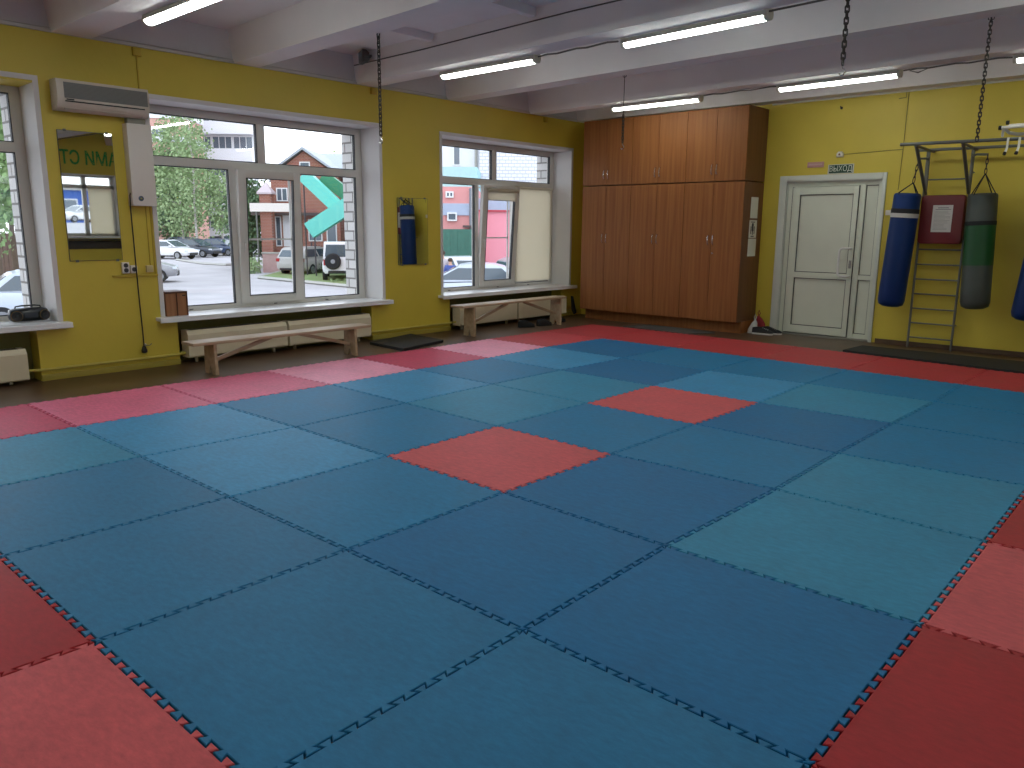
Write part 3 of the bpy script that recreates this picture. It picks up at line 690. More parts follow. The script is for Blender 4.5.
t = thing('wall_socket', 'white double power socket below the tall mirror', 'socket', (XW, 1.185, .905))
b = B(); b.box(0, .03, 0, .068, .0, .105, .008); b.build('plate', VB, t)
for zz in (.03, .075):
    b = B(); b.tube([(.03, .034, zz), (.032, .034, zz)], .021, 18); w_ = b.build('socket_well', mat('socket_dark', (60, 54, 50), rough=.5), t)
t = thing('wall_socket', 'white single power socket with a black cord in front', 'socket', (XW, 1.262, .905))
b = B(); b.box(0, .03, 0, .062, .0, .075, .008); b.build('plate', VB, t)
b = B(); b.tube([(.03, .031, .036), (.032, .031, .036)], .021, 18); b.build('socket_well', mat('socket_dark', (60, 54, 50)), t)
t = thing('junction_box', 'pale square junction box on the wall left of the wide window', 'junction box', (XW, 1.41, .91))
b = B(); b.box(0, .03, 0, .065, .0, .065, .006); b.build('casing', mat('beige_plastic', (206, 190, 142), rough=.5), t)
b = B(); b.box(.03, .033, .008, .057, .008, .057, .002); b.build('lid', mat('beige_lid', (196, 182, 134), rough=.5), t)
YC = mat('painted_conduit', (192, 166, 52), rough=.5)
def wire(name, lab, path, r, m_, cat='cable'):
    b = B(); b.tube(path, r, 8); return tag(b.build(name, m_), lab, cat)
b = B(); b.box(XW, XW+.016, 1.10, 1.52, .872, .890, .003); tag(b.build('cable_duct', YC), 'yellow cable duct running level under the sockets', 'cable duct')
b = B(); b.box(XW, XW+.010, 1.495, 1.507, .89, 1.53, .002); b.box(XW, XW+.010, 1.455, 1.465, .975, 1.53, .002)
tag(b.build('cable_duct', YC), 'thin yellow duct rising from the junction box to the white box', 'cable duct')
t = thing('power_cord', 'black cord with plug hanging down the wall from the white box', 'cord', (XW+.045, 1.31, 0))
b = B(); b.tube([(.018, -.004, 1.64), (.016, -.012, 1.625), (.012, -.014, 1.5), (.006, -.008, 1.1), (.004, -.004, .7), (.002, .004, .35), (.0, .006, .20)], .006, 8); b.build('cable', GASK, t)
b = B(); b.loft([[Vector((.0+r_*math.cos(a), .006+r_*math.sin(a)*1.2, z)) for a in [2*math.pi*q/12 for q in range(12)]] for z, r_ in ((.21, .008), (.195, .016), (.165, .024), (.145, .022), (.138, .012))]); b.build('plug', BLK, t)
t = thing('wall_hook', 'small metal hook low on the wall beside the hanging plug', 'hook', (XW, 1.345, .21))
b = B(); b.tube([(0, 0, 0), (.03, 0, 0), (.034, .03, -.004), (.034, .05, .012)], .004, 8); b.build('hook_wire', GREYM, t)
b = B(); b.lathe([(.014, 0), (.014, .004)], 14, Matrix.Rotation(R(90), 4, 'Y')); b.build('rosette', VB, t)
for lab, y, z0 in (('yellow junction box under the ceiling above the air conditioner', 1.45, 2.875), ('yellow junction box under the ceiling beside the wide window', 4.17, 2.875), ('yellow junction box under the ceiling near the cupboard corner', 7.33, 2.875)):
    t = thing('junction_box', lab, 'junction box', (XW, y, z0))
    b = B(); b.box(0, .035, 0, .075, .0, .075, .006); b.build('casing', YC, t)
    b = B(); b.box(.035, .039, .008, .067, .008, .067, .002); b.build('lid', YC, t)
b = B(); b.box(XW, XW+.012, 1.482, 1.498, 2.53, 2.875, .002)
tag(b.build('cable_duct', YC), 'yellow duct dropping from the ceiling to the air conditioner', 'cable duct')

t = thing('grey_beam_box', 'small dark grey box fixed high beside the ceiling beam', 'lamp', (-1.74, 3.85, 3.19), R(-25))  # plain grey box with a lighter front plate, high by the beam
DG = mat('dark_grey_casing', (84, 84, 84), rough=.5, var=.15)
b = B(); b.loft([[Vector((x*sc, y, z*sc)) for x, z in ((-.10, -.065), (.10, -.065), (.10, .065), (-.10, .065))] for y, sc in ((.04, .6), (.0, .95), (-.045, 1.0))]); b.build('casing', DG, t)
b = B(); b.box(-.085, .085, -.05, -.046, -.052, .052); b.build('front_plate', mat('grey_box_front', (120, 122, 126), rough=.2), t, smooth=False)
b = B(); b.box(-.11, -.103, -.03, .05, -.01, .01); b.box(.103, .11, -.03, .05, -.01, .01); b.box(-.11, .11, .05, .057, -.01, .01); b.build('bracket', DG, t, smooth=False)

# ---- chains
def chain(lab, x, y, ztop, zbot, link, hook=True, wire_to=None, grp=True):
    t = thing('hanging_chain', lab, 'chain', (x, y, ztop))
    b = B(); z = 0.0; h = ztop-zbot - (.075 if hook else 0)
    top = 0.0
    if wire_to: b.tube([(0, 0, 0), (0, 0, wire_to-ztop)], .004, 6); top = wire_to-ztop
    r = link*.17; pitch = link*.72; n = max(2, int((h+top)/pitch)); k = 0
    while k < n:
        zc = top-pitch*(k+.5); pts = []
        for q in range(12):
            a = 2*math.pi*q/12; u = math.cos(a)*link*.26; v = math.sin(a)*link*.26 + (link*.24 if math.sin(a) > 0 else -link*.24)
            pts.append((u, 0, zc+v) if k % 2 else (0, u, zc+v))
        b.tube(pts, r*.62, 6, closed=True); k += 1
    ch = b.build('links', IRON, t)
    b = B(); b.tube([(-.02, 0, .0), (-.02, 0, -.012), (.0, 0, -.022), (.02, 0, -.012), (.02, 0, .0)], .004, 6); b.build('ceiling_staple', IRON, t)
    if hook:
        zb = top-pitch*n
        b = B(); b.tube([(0, 0, zb+.01), (0, 0, zb-.02), (.014, 0, zb-.034), (.020, 0, zb-.052), (.010, 0, zb-.068), (-.008, 0, zb-.070), (-.018, 0, zb-.056)], .005, 8); b.build('hook', CHROME, t)
    return t
chain('thin chain with a hook hanging before the wall right of the wide window', .03, 2.63-.0, H, 2.03, .05)
chain('thick chain hanging from the top edge before the lit lamp, hook at its end', 3.48, 3.95-.045, H+.0, 2.38, .052)
chain('dark chain hanging in front of the pull-up frame', 4.04, 5.36, H, 2.03, .042, hook=False)
chain('thin cord ending in a short chain before the cupboard tops', .59, 5.50, H, 2.17, .045, wire_to=2.56)

# ---- signs over the door
t = thing('exit_sign', 'dark green exit sign with white letters standing on the door casing', 'sign', (1.92, YD-.012, 2.10))
b = B(); b.box(-.158, .158, -.006, .0, -.056, .058); b.build('plate', mat('sign_white_rim', (196, 200, 186), rough=.5), t, smooth=False)
b = B(); b.box(-.143, .143, -.008, -.006, -.048, .050); b.build('green_field', mat('sign_green', (22, 66, 44), rough=.5), t, smooth=False)
text_mesh('ВЫХОД', .094, .0012, 'sign_letters', mat('sign_letter_white', (210, 216, 200), rough=.5), t, Matrix.Translation((0, -.010, .002)) @ Matrix.Rotation(R(90), 4, 'X'), bold=.0, sx=.80)
t = thing('wall_plaque', 'small pinkish plaque on the wall above the left of the door', 'plaque', (1.60, YD-.02, 2.165))
b = B(); b.box(-.105, .105, .0, .016, -.032, .036, .008); b.build('plate', mat('plaque_pink', (196, 148, 140), rough=.5, var=.05), t)
b = B(); b.box(-.085, .085, -.001, .001, -.006, .014); b.build('faded_band', mat('plaque_pale', (206, 168, 160), rough=.6), t, smooth=False)
t = thing('alarm_sounder', 'small white alarm device on the wall above the exit sign', 'alarm', (1.895, YD-.035, 2.275))
b = B(); b.loft([[Vector((x*sc, y, z*sc)) for x, z in ((-.04, -.03), (.04, -.03), (.04, .012), (.02, .036), (-.02, .036), (-.04, .012))] for y, sc in ((.035, 1.05), (.01, 1.0), (.0, .8))]); b.build('casing', VB, t)
b = B(); b.tube([(0, .0, .0), (0, -.004, .0)], .012, 14); b.build('lens', mat('alarm_red_brown', (110, 60, 44), rough=.4), t)
wire('alarm_wire', 'thin wire running right from the alarm device along the wall', [(1.94, YD-.006, 2.275), (2.2, YD-.006, 2.282), (2.45, YD-.006, 2.292), (2.62, YD-.006, 2.295)], .0035, mat('wire_olive', (124, 118, 56), rough=.6))
wire('alarm_wire', 'thin vertical wire on the wall between door and blue bag', [(2.625, YD-.006, 2.94), (2.622, YD-.006, 2.3), (2.612, YD-.006, 1.83)], .0035, mat('wire_olive', (124, 118, 56)))
wire('alarm_wire', 'short bent wire under the ceiling above the door', [(2.60, YD-.006, 2.94), (2.60, YD-.006, 2.88), (2.52, YD-.006, 2.875)], .004, mat('wire_olive', (124, 118, 56)))
t = thing('light_switch', 'white switch box on the wall right of the door casing', 'switch', (2.545, YD, 1.565))
b = B(); b.box(-.045, .045, -.028, 0, -.03, .03, .006); b.build('plate', VB, t)
b = B(); b.box(-.036, -.002, -.034, -.026, -.02, .02, .003); b.box(.002, .036, -.034, -.026, -.02, .02, .003); b.build('rocker', VB, t)
t = thing('wall_hook', 'tiny dark hook high on the yellow wall above the door', 'hook', (1.86, YD, 2.83))
b = B(); b.tube([(0, 0, 0), (0, -.03, 0), (0, -.038, .012), (0, -.038, .02)], .006, 8); b.build('hook_wire', IRON, t)
b = B(); b.lathe([(.016, 0), (.014, .006)], 14, Matrix.Rotation(R(90), 4, 'X')); b.build('rosette', IRON, t)

# ---- ladder, pad, pull-up frame
t = thing('wall_ladder', 'grey steel wall ladder behind the red pad', 'ladder', (3.155, 8.25, FZ))
def loc(p): return (p[0]-3.155, p[1]-8.25, p[2]-FZ)
for x in (2.925, 3.395):
    b = B(); b.tube([loc((x, 8.25, FZ)), loc((x, 8.25, 2.25))], .013, 10); b.build('side_rail', GREYM, t)
for k in range(11):
    z = .105+.1725*k if k < 10 else 1.93
    b = B(); b.tube([loc((2.925, 8.25, z)), loc((3.395, 8.25, z))], .009, 8); b.build('rung', GREYM, t)
for x in (2.925, 3.395):
    for z in (.27, 1.14, 2.0):
        b = B(); b.tube([loc((x, 8.25, z)), loc((x, YD, z))], .008, 8); b.build('wall_standoff', GREYM, t)
t = thing('striking_pad', 'dark red padded board hung on the wall ladder', 'pad', (3.165, 8.15, 1.48))
b = B()
def rrect(w_, h_, r_):
    out = []
    for cx, cz, a0 in ((w_/2-r_, h_/2-r_, 0), (-w_/2+r_, h_/2-r_, 90), (-w_/2+r_, -h_/2+r_, 180), (w_/2-r_, -h_/2+r_, 270)):
        for q in range(5): a = R(a0+q*22.5); out.append((cx+r_*math.cos(a), cz+r_*math.sin(a)))
    return out
b.loft([[Vector((px*sc, y, pz*sc)) for px, pz in rrect(.455, .545, .04)] for y, sc in ((.075, .98), (.06, 1.0), (.0, 1.0), (-.012, .985), (-.016, .95))])
RED = mat('dark_red_vinyl', (110, 34, 36), rough=.45, var=.06)
b.build('cushion', RED, t, ang=50)
b = B()
for sx_ in (-.2, .2): b.box(sx_-.02, sx_+.02, .076, .088, .10, .22)
b.build('back_strap', BLACKR, t, smooth=False)
t = thing('paper_notice', 'white printed page fixed on the dark red pad', 'notice', (3.175, 8.132, 1.49))
b = B(); b.box(-.103, .103, 0, .001, -.15, .15); b.build('sheet', mat('page_white', (206, 204, 196), rough=.7), t, smooth=False)
b = B(); random.seed(3)
b.box(-.05, .06, -.001, 0, .115, .125); b.box(-.075, .085, -.001, 0, .098, .106)
for k in range(15): b.box(-.082, random.choice((.085, .06, .08, .03)), -.001, 0, .08-k*.0145, .083-k*.0145)
b.build('printed_lines', mat('faint_print', (140, 138, 136), rough=.7), t, smooth=False)

t = thing('pull_up_frame', 'grey steel pull-up frame with two long bars on the wall above the red pad', 'pull-up bars', (3.2, 8.2, 1.77))
def fl(p): return (p[0]-3.2, p[1]-8.2, p[2]-1.77)
for nm, a, c, r_ in (('front_bar', (2.84, 7.5, 2.268), (4.95, 7.5, 2.245), .017), ('rear_bar', (2.83, 8.16, 2.255), (4.95, 8.16, 2.24), .016)):
    b = B(); b.tube([fl(a), fl(c)], r_, 12); b.build(nm, GREYM, t)
for x0_, x1_ in ((2.96, 3.0), (3.40, 3.45), (4.7, 4.7)):
    b = B(); b.tube([fl((x1_, 7.5, 2.25)), fl((x0_, 8.16, 2.25))], .015, 10); b.build('cross_bar', GREYM, t)
    b = B(); b.tube([fl((x1_, 7.5, 2.25)), fl((x0_, 8.20, 1.77))], .019, 10); b.build('diagonal_strut', GREYM, t)
    b = B(); b.tube([fl((x0_, 8.17, 2.25)), fl((x0_, 8.20, 1.77))], .014, 10); b.build('upright', GREYM, t)
    b = B(); b.tube([fl((x0_, 8.17, 2.25)), fl((x0_, YD, 2.25))], .014, 10); b.build('wall_mount', GREYM, t)
b = B(); b.tube([fl((2.95, 8.12, 2.16)), fl((2.89, 8.06, 2.155))], .012, 8); b.tube([fl((2.955, 8.18, 2.16)), fl((2.95, 8.12, 2.16))], .012, 8); b.build('bag_arm', GREYM, t)
b = B(); b.tube([fl((3.405, 8.18, 2.17)), fl((3.47, 8.05, 2.17)), fl((3.575, 8.05, 2.165))], .013, 8); b.build('bag_arm', GREYM, t)

WEQ = mat('white_steel_enamel', (212, 210, 200), rough=.35)
t = thing('dip_bar_attachment', 'white steel attachment with black ends sitting on the pull-up bars', 'gym attachment', (3.8, 7.5, 2.27))
b = B()
b.tube([(-.02, -.02, .10), (.5, -.02, .11)], .016, 10); b.tube([(.02, .10, .13), (.5, .10, .13)], .014, 10)
b.tube([(.0, -.02, .10), (.04, .05, .055), (.12, .05, .035), (.4, .05, .035)], .016, 10); b.tube([(-.0, -.02, .10), (-.01, .03, .02)], .012, 8)
b.tube([(.14, -.02, .105), (.14, .10, .13)], .012, 8); b.tube([(.30, -.02, .108), (.30, .10, .13)], .012, 8)
b.build('tube_frame', WEQ, t)
for px, pz in ((-.03, .10), (.03, .145)):
    b = B(); b.tube([(px-.012, -.02, pz), (px+.014, -.02, pz)], .021, 12); b.build('end_cap', BLACKR, t)
b = B(); b.box(.20, .46, -.05, .12, .06, .09, .01); b.build('backrest', BLACKR, t)
for px in (.055, .155):
    b = B(); b.tube([(px, -.03, -.0), (px, -.032, -.04), (px, -.04, -.10), (px-.01, -.06, -.155)], .011, 8); hk = b.build('hook_arm', WEQ, t)
    b = B(); b.tube([(px-.008, -.056, -.145), (px-.012, -.068, -.165)], .016, 10); b.build('hook_tip', BLACKR, hk)

# ---- punching bags
def bag(lab, xt, yt, zt, zb, r_, tilt, bands, apex, hook):
    t = thing('punching_bag', lab, 'punching bag', (xt, yt, zt), group='punching bags by the wall ladder')
    Mt = Matrix.Rotation(tilt, 4, 'Y')
    Lb = zt-zb
    for nm, z0_, z1_, m_ in bands:
        b = B(); a, c = -(zt-z0_), -(zt-z1_)
        if nm == 'bag_body': prof = [(.0, a), (r_*.6, a+.006), (r_*.9, a+.03), (r_, a+.08), (r_*1.0, (a+c)/2), (r_*.995, c)] if z0_ <= zb+.001 else [(r_, a), (r_, c)]
        elif nm == 'bag_top': prof = [(r_*.99, a), (r_*.985, c-.03), (r_*.93, c-.008), (r_*.8, c), (.0, c+.004)]
        elif nm == 'panel': prof = [(r_*1.002, a), (r_*1.002, c)]
        else: prof = [(r_, a), (r_*1.018, a+.002), (r_*1.018, c-.002), (r_, c)]
        b.lathe([(max(p_[0], .002), p_[1]) for p_ in prof], 32, Mt, cap=True); b.build(nm, m_, t, ang=50)
    ap = Vector(apex)-Vector((xt, yt, zt)); hk = Vector(hook)-Vector((xt, yt, zt))
    for q in range(4):
        a = R(45+90*q+20); e_ = Mt @ Vector((r_*.93*math.cos(a), r_*.93*math.sin(a), -.03))
        b = B(); b.tube([e_, e_+Vector((0, 0, .03)), ap], .006, 6); b.build('strap', BLACKR, t)
    b = B(); n_ = 4; d = (hk-ap)/n_
    for q in range(n_):
        c0 = ap+d*(q+.5); ln = d.length*.68; u = d.normalized(); v = Vector((0, 1, 0)) if q % 2 else u.cross(Vector((0, 1, 0))).normalized()
        b.tube([c0+u*ln*math.sin(2*math.pi*s/12)*1.0+v*.012*math.cos(2*math.pi*s/12) for s in range(12)], .0045, 6, closed=True)
    b.build('chain', IRON, t)
    return t
BLU = mat('blue_vinyl', (7, 44, 98), spec=.3, rough=.42, var=.12, vscale=3); BLU2 = mat('blue_vinyl_top', (9, 50, 108), spec=.3, rough=.42, var=.1)
BAND = mat('white_band', (190, 188, 182), rough=.5); BGR = mat('grey_tarpaulin', (68, 75, 69), rough=.45, var=.08); BGN = mat('green_tarpaulin', (14, 76, 34), rough=.45, var=.08)
bag('blue punching bag with a white band, hanging left of the ladder', 2.815, 8.04, 1.775, .465, .147, R(3.0),
    [('bag_body', .465, 1.50, BLU), ('light_band', 1.50, 1.548, BAND), ('dark_band', 1.548, 1.60, BLACKR), ('bag_top', 1.60, 1.775, BLU2)], (2.86, 8.04, 1.89), (2.89, 8.06, 2.155))
bag('grey and green punching bag hanging right of the ladder', 3.575, 8.04, 1.755, .50, .148, -R(2.4),
    [('bag_body', .50, .985, BGR), ('panel', .985, 1.415, BGN), ('dark_band', 1.415, 1.46, BLACKR), ('bag_top', 1.46, 1.755, BGR)], (3.575, 8.04, 1.965), (3.575, 8.05, 2.165))
bag('blue punching bag cut off by the right picture edge', 4.235, 8.02, 1.72, .41, .145, R(5.0),
    [('bag_body', .41, 1.45, BLU), ('light_band', 1.45, 1.50, BAND), ('bag_top', 1.50, 1.72, BLU2)], (4.27, 8.02, 1.90), (4.29, 8.15, 2.235))

# ---- loose mats
def slab(lab, pts, z1, m_, cat='mat'):
    cx = sum(p_[0] for p_ in pts)/4; cy = sum(p_[1] for p_ in pts)/4
    b = B(); b.prism([(px-cx, py-cy) for px, py in pts], 0, z1-FZ)
    o = b.build('rubber_mat', m_, smooth=False); o.location = (cx, cy, FZ); return tag(o, lab, cat)
RB = mat('black_rubber_mat', (30, 31, 32), rough=.7, var=.2, bump=.3, bscale=80)
slab('thick black rubber mat on the floor right of the low bench', [(-1.78, 3.84), (-1.10, 3.78), (-1.30, 4.58), (-2.0, 4.66)], .012, RB)
slab('flat grey mat on the floor before the cupboards', [(-.62, 7.44), (.46, 7.34), (.66, 7.74), (-.44, 7.86)], -.008, mat('grey_rubber_mat', (74, 74, 70), rough=.7, var=.15))
slab('long black mat along the wall under the ladder and bags', [(2.50, 7.30), (5.3, 7.02), (5.3, 7.84), (2.54, 7.84)], .004, RB)

# ---- shoes and bags on the floor
def shoe(lab, x, y, rz, m_, sole, L=.27, lying=False):
    t = thing('shoe', lab, 'shoe', (x, y, FZ), rz)
    b = B(); st = [(-.5, .028, .07, .075), (-.42, .036, .075, .088), (-.2, .036, .085, .092), (-.02, .040, .075, .078), (.2, .046, .05, .055), (.38, .042, .036, .04), (.48, .024, .026, .028), (.5, .010, .02, .02)]
    b.loft([[Vector((s*L, wd*cc, .018+h_*ss)) for cc, ss in ((-1, 0), (-.98, .45), (-.62, .92), (0, 1), (.62, .92), (.98, .45), (1, 0))] for s, wd, h_, _ in st]); b.build('upper', m_, t, ang=60)
    b = B(); out = [(-.5, .02), (-.46, .036), (-.2, .040), (0, .038), (.2, .047), (.4, .042), (.49, .02), (.49, -.02), (.4, -.042), (.2, -.047), (0, -.038), (-.2, -.040), (-.46, -.036), (-.5, -.02)]
    b.prism([(a*L*1.02, c*1.05) for a, c in out], 0, .02); b.build('sole', sole, t)
    b = B()
    for k in range(4): b.tube([(.0+k*.022, -.024, .083-k*.007), (.0+k*.022, .0, .094-k*.009), (.0+k*.022, .024, .083-k*.007)], .0028, 6)
    b.build('laces', sole, t)
BS = mat('black_shoe_fabric', (22, 22, 24), rough=.7); WS = mat('white_rubber_sole', (200, 198, 192), rough=.6)
shoe('black sneaker with white sole on the floor at the door casing', 1.17, 8.09, R(8), BS, WS)
shoe('black sneaker lying behind the first one near the door', 1.24, 8.21, R(4), BS, WS)
shoe('black slipper under the far bench, left one', -1.56, 6.42, R(65), BS, BS, L=.24)
shoe('black slipper under the far bench, right one near its leg', -1.62, 7.22, R(80), BS, BS, L=.24)
shoe('dark shoe beside the slipper under the far bench', -1.50, 6.74, R(75), BS, BS, L=.24)
def sack(name, lab, x, y, m_, sx_, sy_, h_, lean, seed):
    t = thing(name, lab, 'bag', (x, y, FZ)); random.seed(seed)
    b = B(); rings = []
    for z, sc in ((0, .85), (.06, 1.0), (.3, 1.03), (.55, .9), (.78, .62), (.92, .3), (1.0, .14)):
        rings.append([Vector(((sx_*sc*math.cos(a)+lean[0]*z)*(1+.0), sy_*sc*math.sin(a)+lean[1]*z, h_*z)) + Vector((1, 1, 0))*.012*noise.noise(Vector((a*1.3, z*3, seed))) for a in [2*math.pi*q/18 for q in range(18)]])
    b.loft(rings); b.build('bag_body', m_, t, ang=70)
    b = B(); tp = Vector((lean[0], lean[1], h_*.97)); b.tube([tp, tp+Vector((-.015, 0, .05)), tp+Vector((.0, 0, .085)), tp+Vector((.018, 0, .045)), tp], .006, 6); b.build('bag_loop', m_, t)
sack('cloth_bag', 'red cloth bag slumped on the floor between cupboard and door', 1.05, 8.27, mat('red_bag_cloth', (128, 26, 32), rough=.8), .085, .06, .22, (-.03, 0), 2)
sack('plastic_bag', 'white and grey plastic bag leaning against the cupboard corner', .995, 8.12, mat('white_bag_plastic', (198, 196, 190), rough=.5), .055, .06, .17, (.03, .03), 5)

# ---- on the opposite wall, seen reversed in the tall mirror
t = thing('wall_lettering', 'green letters on the yellow opposite wall, seen reversed in the tall mirror', 'lettering', (XR-.004, 4.60, 2.66))
text_mesh('АМИ СТ', .37, .002, 'letters', mat('lettering_green', (16, 146, 66), rough=.6), t, Matrix.Rotation(R(-90), 4, 'Z') @ Matrix.Rotation(R(90), 4, 'X'), bold=.006, sx=.76)
t = thing('roller_blind', 'white roller blind over the window seen in the tall mirror', 'blind', (XR+.185, OY0+2.14, 0))
b = B(); b.box(0, .003, 0, .46, OZ0+.02, 2.10); b.build('fabric', BL, t, smooth=False)
b = B(); b.tube([(-.01, 0, 2.11), (-.01, .46, 2.11)], .018, 10); b.build('roll', BL, t)
t = thing('dark_wall_band', 'dark band under the window seen in the tall mirror', 'shelf', (XR-.02, OY0, .90))  # dark band below the sill, built as a board and panel
b = B(); b.box(-.12, .02, 0, 2.9, .14, .16, .003); b.build('board', mat('dark_band_grey', (58, 54, 50), rough=.5), t)
b = B(); b.box(-.0, .02, 0, 2.9, -.04, .13, .003); b.build('back_panel', mat('dark_band_grey', (58, 54, 50)), t)

# ================================================================ THE STREET
O_ = Vector((5.6155, -1.8475, 0)); F_ = Vector((-.66906, .74321, 0)); R_ = Vector((.74321, .66906, 0))
def E(u, d, z=0): return O_ + R_*u + F_*d + Vector((0, 0, z))
GZ = -1.2
ASP = mat('pale_asphalt', (176, 172, 174), rgb2=(158, 154, 156), rough=.9, vscale=.6, bump=.2, bscale=8)
b = B(); b.box(-260, -2.71, -150, 260, GZ-.2, GZ); b.box(8.2, 120, -150, 260, GZ-.2, GZ); b.box(-2.71, 8.2, -150, -5.9, GZ-.2, GZ)
o = b.build('asphalt_ground', ASP, smooth=False); struct(o)
CONC = mat('kerb_concrete', (168, 166, 160), rough=.9, var=.08)
GRASS = mat('street_grass', (96, 122, 66), rgb2=(128, 136, 92), rough=.95, vscale=1.5, bump=.6, bscale=5)
def ground_patch(name, pts, h, m_, lab, cat, kind=None):
    cx = sum(p_[0] for p_ in pts)/len(pts); cy = sum(p_[1] for p_ in pts)/len(pts)
    b = B(); b.prism([(a-cx, c-cy) for a, c in pts], 0, h); o = b.build(name, m_, smooth=False); o.location = (cx, cy, GZ)
    tag(o, lab, cat, kind=kind); return o
GP = [(-29.5, 18.5), (-20.5, 18.2), (-19.5, 24), (-33, 33), (-40, 28.4)]
ground_patch('grass_verge', GP, .10, GRASS, 'strip of rough grass beside the parked silver car and white jeep', 'grass', 'stuff')
b = B()
for a, c in zip(GP, GP[1:]+GP[:1]): b.tube([(a[0], a[1], GZ+.06), (c[0], c[1], GZ+.06)], .09, 4)
tag(b.build('kerb', CONC), 'concrete kerb around the rough grass verge', 'kerb')
b = B(); b.tube([(-52, 24.9, GZ+.05), (-45, 23.4, GZ+.05), (-42.3, 23.6, GZ+.05), (-43.2, 26, GZ+.05), (-47, 29, GZ+.05)], .10, 4)
tag(b.build('kerb', CONC), 'low grey kerb in front of the row of parked cars', 'kerb')

# ---- buildings
def bld_box(name, mats, parent, u0, u1, d0, d1, z0, z1):
    b = B(); b.loft([[E(u0, d0, z), E(u1, d0, z), E(u1, d1, z), E(u0, d1, z)] for z in (z0, z1)]); return b.build(name, mats, parent, off=parent.location if parent else None, smooth=False)
WINB = mat('far_window_glass', (92, 104, 116), rough=.12, spec=.8)
WFR = mat('far_window_frame', (226, 226, 226), rough=.6)
def fwin(parent, u0, u1, z0, z1, d, mull=1, m_=None):
    """one window standing in a facade: frame with a pane behind it"""
    off = parent.location; t_ = .06
    b = B()
    def q(a, c, e_, f_): b.loft([[E(a, d-.05, z), E(c, d-.05, z), E(c, d+.02, z), E(a, d+.02, z)] for z in (e_, f_)])
    q(u0, u1, z0, z0+t_); q(u0, u1, z1-t_, z1); q(u0, u0+t_, z0+t_, z1-t_); q(u1-t_, u1, z0+t_, z1-t_)
    for k in range(1, mull+1): c_u = u0+(u1-u0)*k/(mull+1); q(c_u-t_/2, c_u+t_/2, z0+t_, z1-t_)
    w_ = b.build('window', WFR, parent, off=off, smooth=False)
    b = B(); b.loft([[E(u0+.02, d-.02, z), E(u1-.02, d-.02, z), E(u1-.02, d+.015, z), E(u0+.02, d+.015, z)] for z in (z0+.02, z1-.02)])
    g_ = b.build('pane', m_ or WINB, w_, off=off, smooth=False)
PANEL = mat('white_facade_panel', (222, 222, 226), rough=.8, var=.04, vscale=.5)
t = thing('apartment_building', 'tall white panel apartment block with window bands, seen behind the birches', 'building', E(-36, 86, GZ))
D0 = 84
b = B(); b.loft([[E(-46, D0, z), E(-26.6, D0, z), E(-32.4, 100, z), E(-46, 100, z)] for z in (GZ, 26)]); b.build('walls', PANEL, t, off=t.location, smooth=False)
b = B()
for k in range(10): 
    z = 1.06+2.7*k-.45
    b.loft([[E(-33.5, D0-.9, zz), E(-26.9, D0-.9, zz), E(-26.9, D0+.1, zz), E(-33.5, D0+.1, zz)] for zz in (z-.85, z+.35)])
b.build('balcony_parapets', mat('loggia_panel', (232, 232, 236), rough=.8), t, off=t.location, smooth=False)
for k in range(9):
    z = 1.05+2.7*k
    for c in range(3): fwin(t, -33.3+c*2.15, -31.3+c*2.15, z, z+1.25, D0-.05, 2)
    for c in range(3): fwin(t, -44.5+c*3.4, -43.1+c*3.4, z, z+1.3, D0, 1)
t = thing('brick_building', 'pinkish brick block with a band of windows behind the left birch', 'building', E(-44, 76, GZ))
bld_box('walls', mat('pinkish_brick_far', (206, 160, 148), rough=.9, var=.05), t, -44, -30.6, 75, 80, GZ, 13.5)
bld_box('white_band', PANEL, t, -44, -30.5, 74.9, 80.1, 8.9, 9.4); bld_box('white_band', PANEL, t, -44, -30.5, 74.9, 80.1, 11.0, 12.2)
for k in range(4):
    for c in range(5): fwin(t, -43+c*2.4, -41.6+c*2.4, 1.3+2.55*k, 2.5+2.55*k, 75, 1)

RBR = brick('red_house_brick', (150, 86, 70), (170, 140, 128), bw=.26, bh=.08, ms=.012)
ROOF = mat('grey_metal_roof', (168, 174, 180), rough=.5, metal=.2, rgb2=(150, 158, 166), vscale=8, stretch=(6, 6, .2))
t = thing('brick_house', 'red brick house with a gabled front, grey metal roof and white windows', 'building', E(-11, 48, GZ))
bld_box('walls', RBR, t, -14.0, -4, 47.5, 57, GZ, 4.0)
b = B(); b.loft([[E(u, 46, GZ), E(u, 46, 4.1)] + [E(u, 48.5, 4.1), E(u, 48.5, GZ)] for u in (-13.9, -10.0)]); b.build('front_bay', RBR, t, off=t.location, smooth=False)
b = B(); b.loft([[E(-13.9, d, 4.1), E(-10.0, d, 4.1), E(-11.95, d, 5.55)] for d in (46, 49)]); b.build('gable', RBR, t, off=t.location, smooth=False)
b = B()
for s, ue in ((-1, -14.25), (1, -9.65)):
    b.loft([[E(-11.95, d, 5.75), E(ue, d, 4.15), E(ue, d, 4.03), E(-11.95, d, 5.60)] for d in (45.7, 51)])
b.build('gable_roof', ROOF, t, off=t.location, smooth=False)
b = B(); b.loft([[E(u, 47.0, 3.95), E(u, 52.2, 5.95), E(u, 57.5, 3.95), E(u, 57.5, 3.85), E(u, 52.2, 5.8), E(u, 47.0, 3.85)] for u in (-14.3, -3.6)]); b.build('roof', ROOF, t, off=t.location, smooth=False)
fwin(t, -12.2, -11.6, 4.3, 4.95, 46, 0)
fwin(t, -13.6, -12.95, 2.75, 3.5, 46, 1); fwin(t, -13.3, -12.45, .2, 2.0, 46, 1, PANEL); fwin(t, -13.75, -13.4, .2, 1.9, 46, 0); fwin(t, -11.85, -11.05, .5, 1.75, 46, 1)
fwin(t, -10.8, -10.2, .4, 1.7, 46, 0)
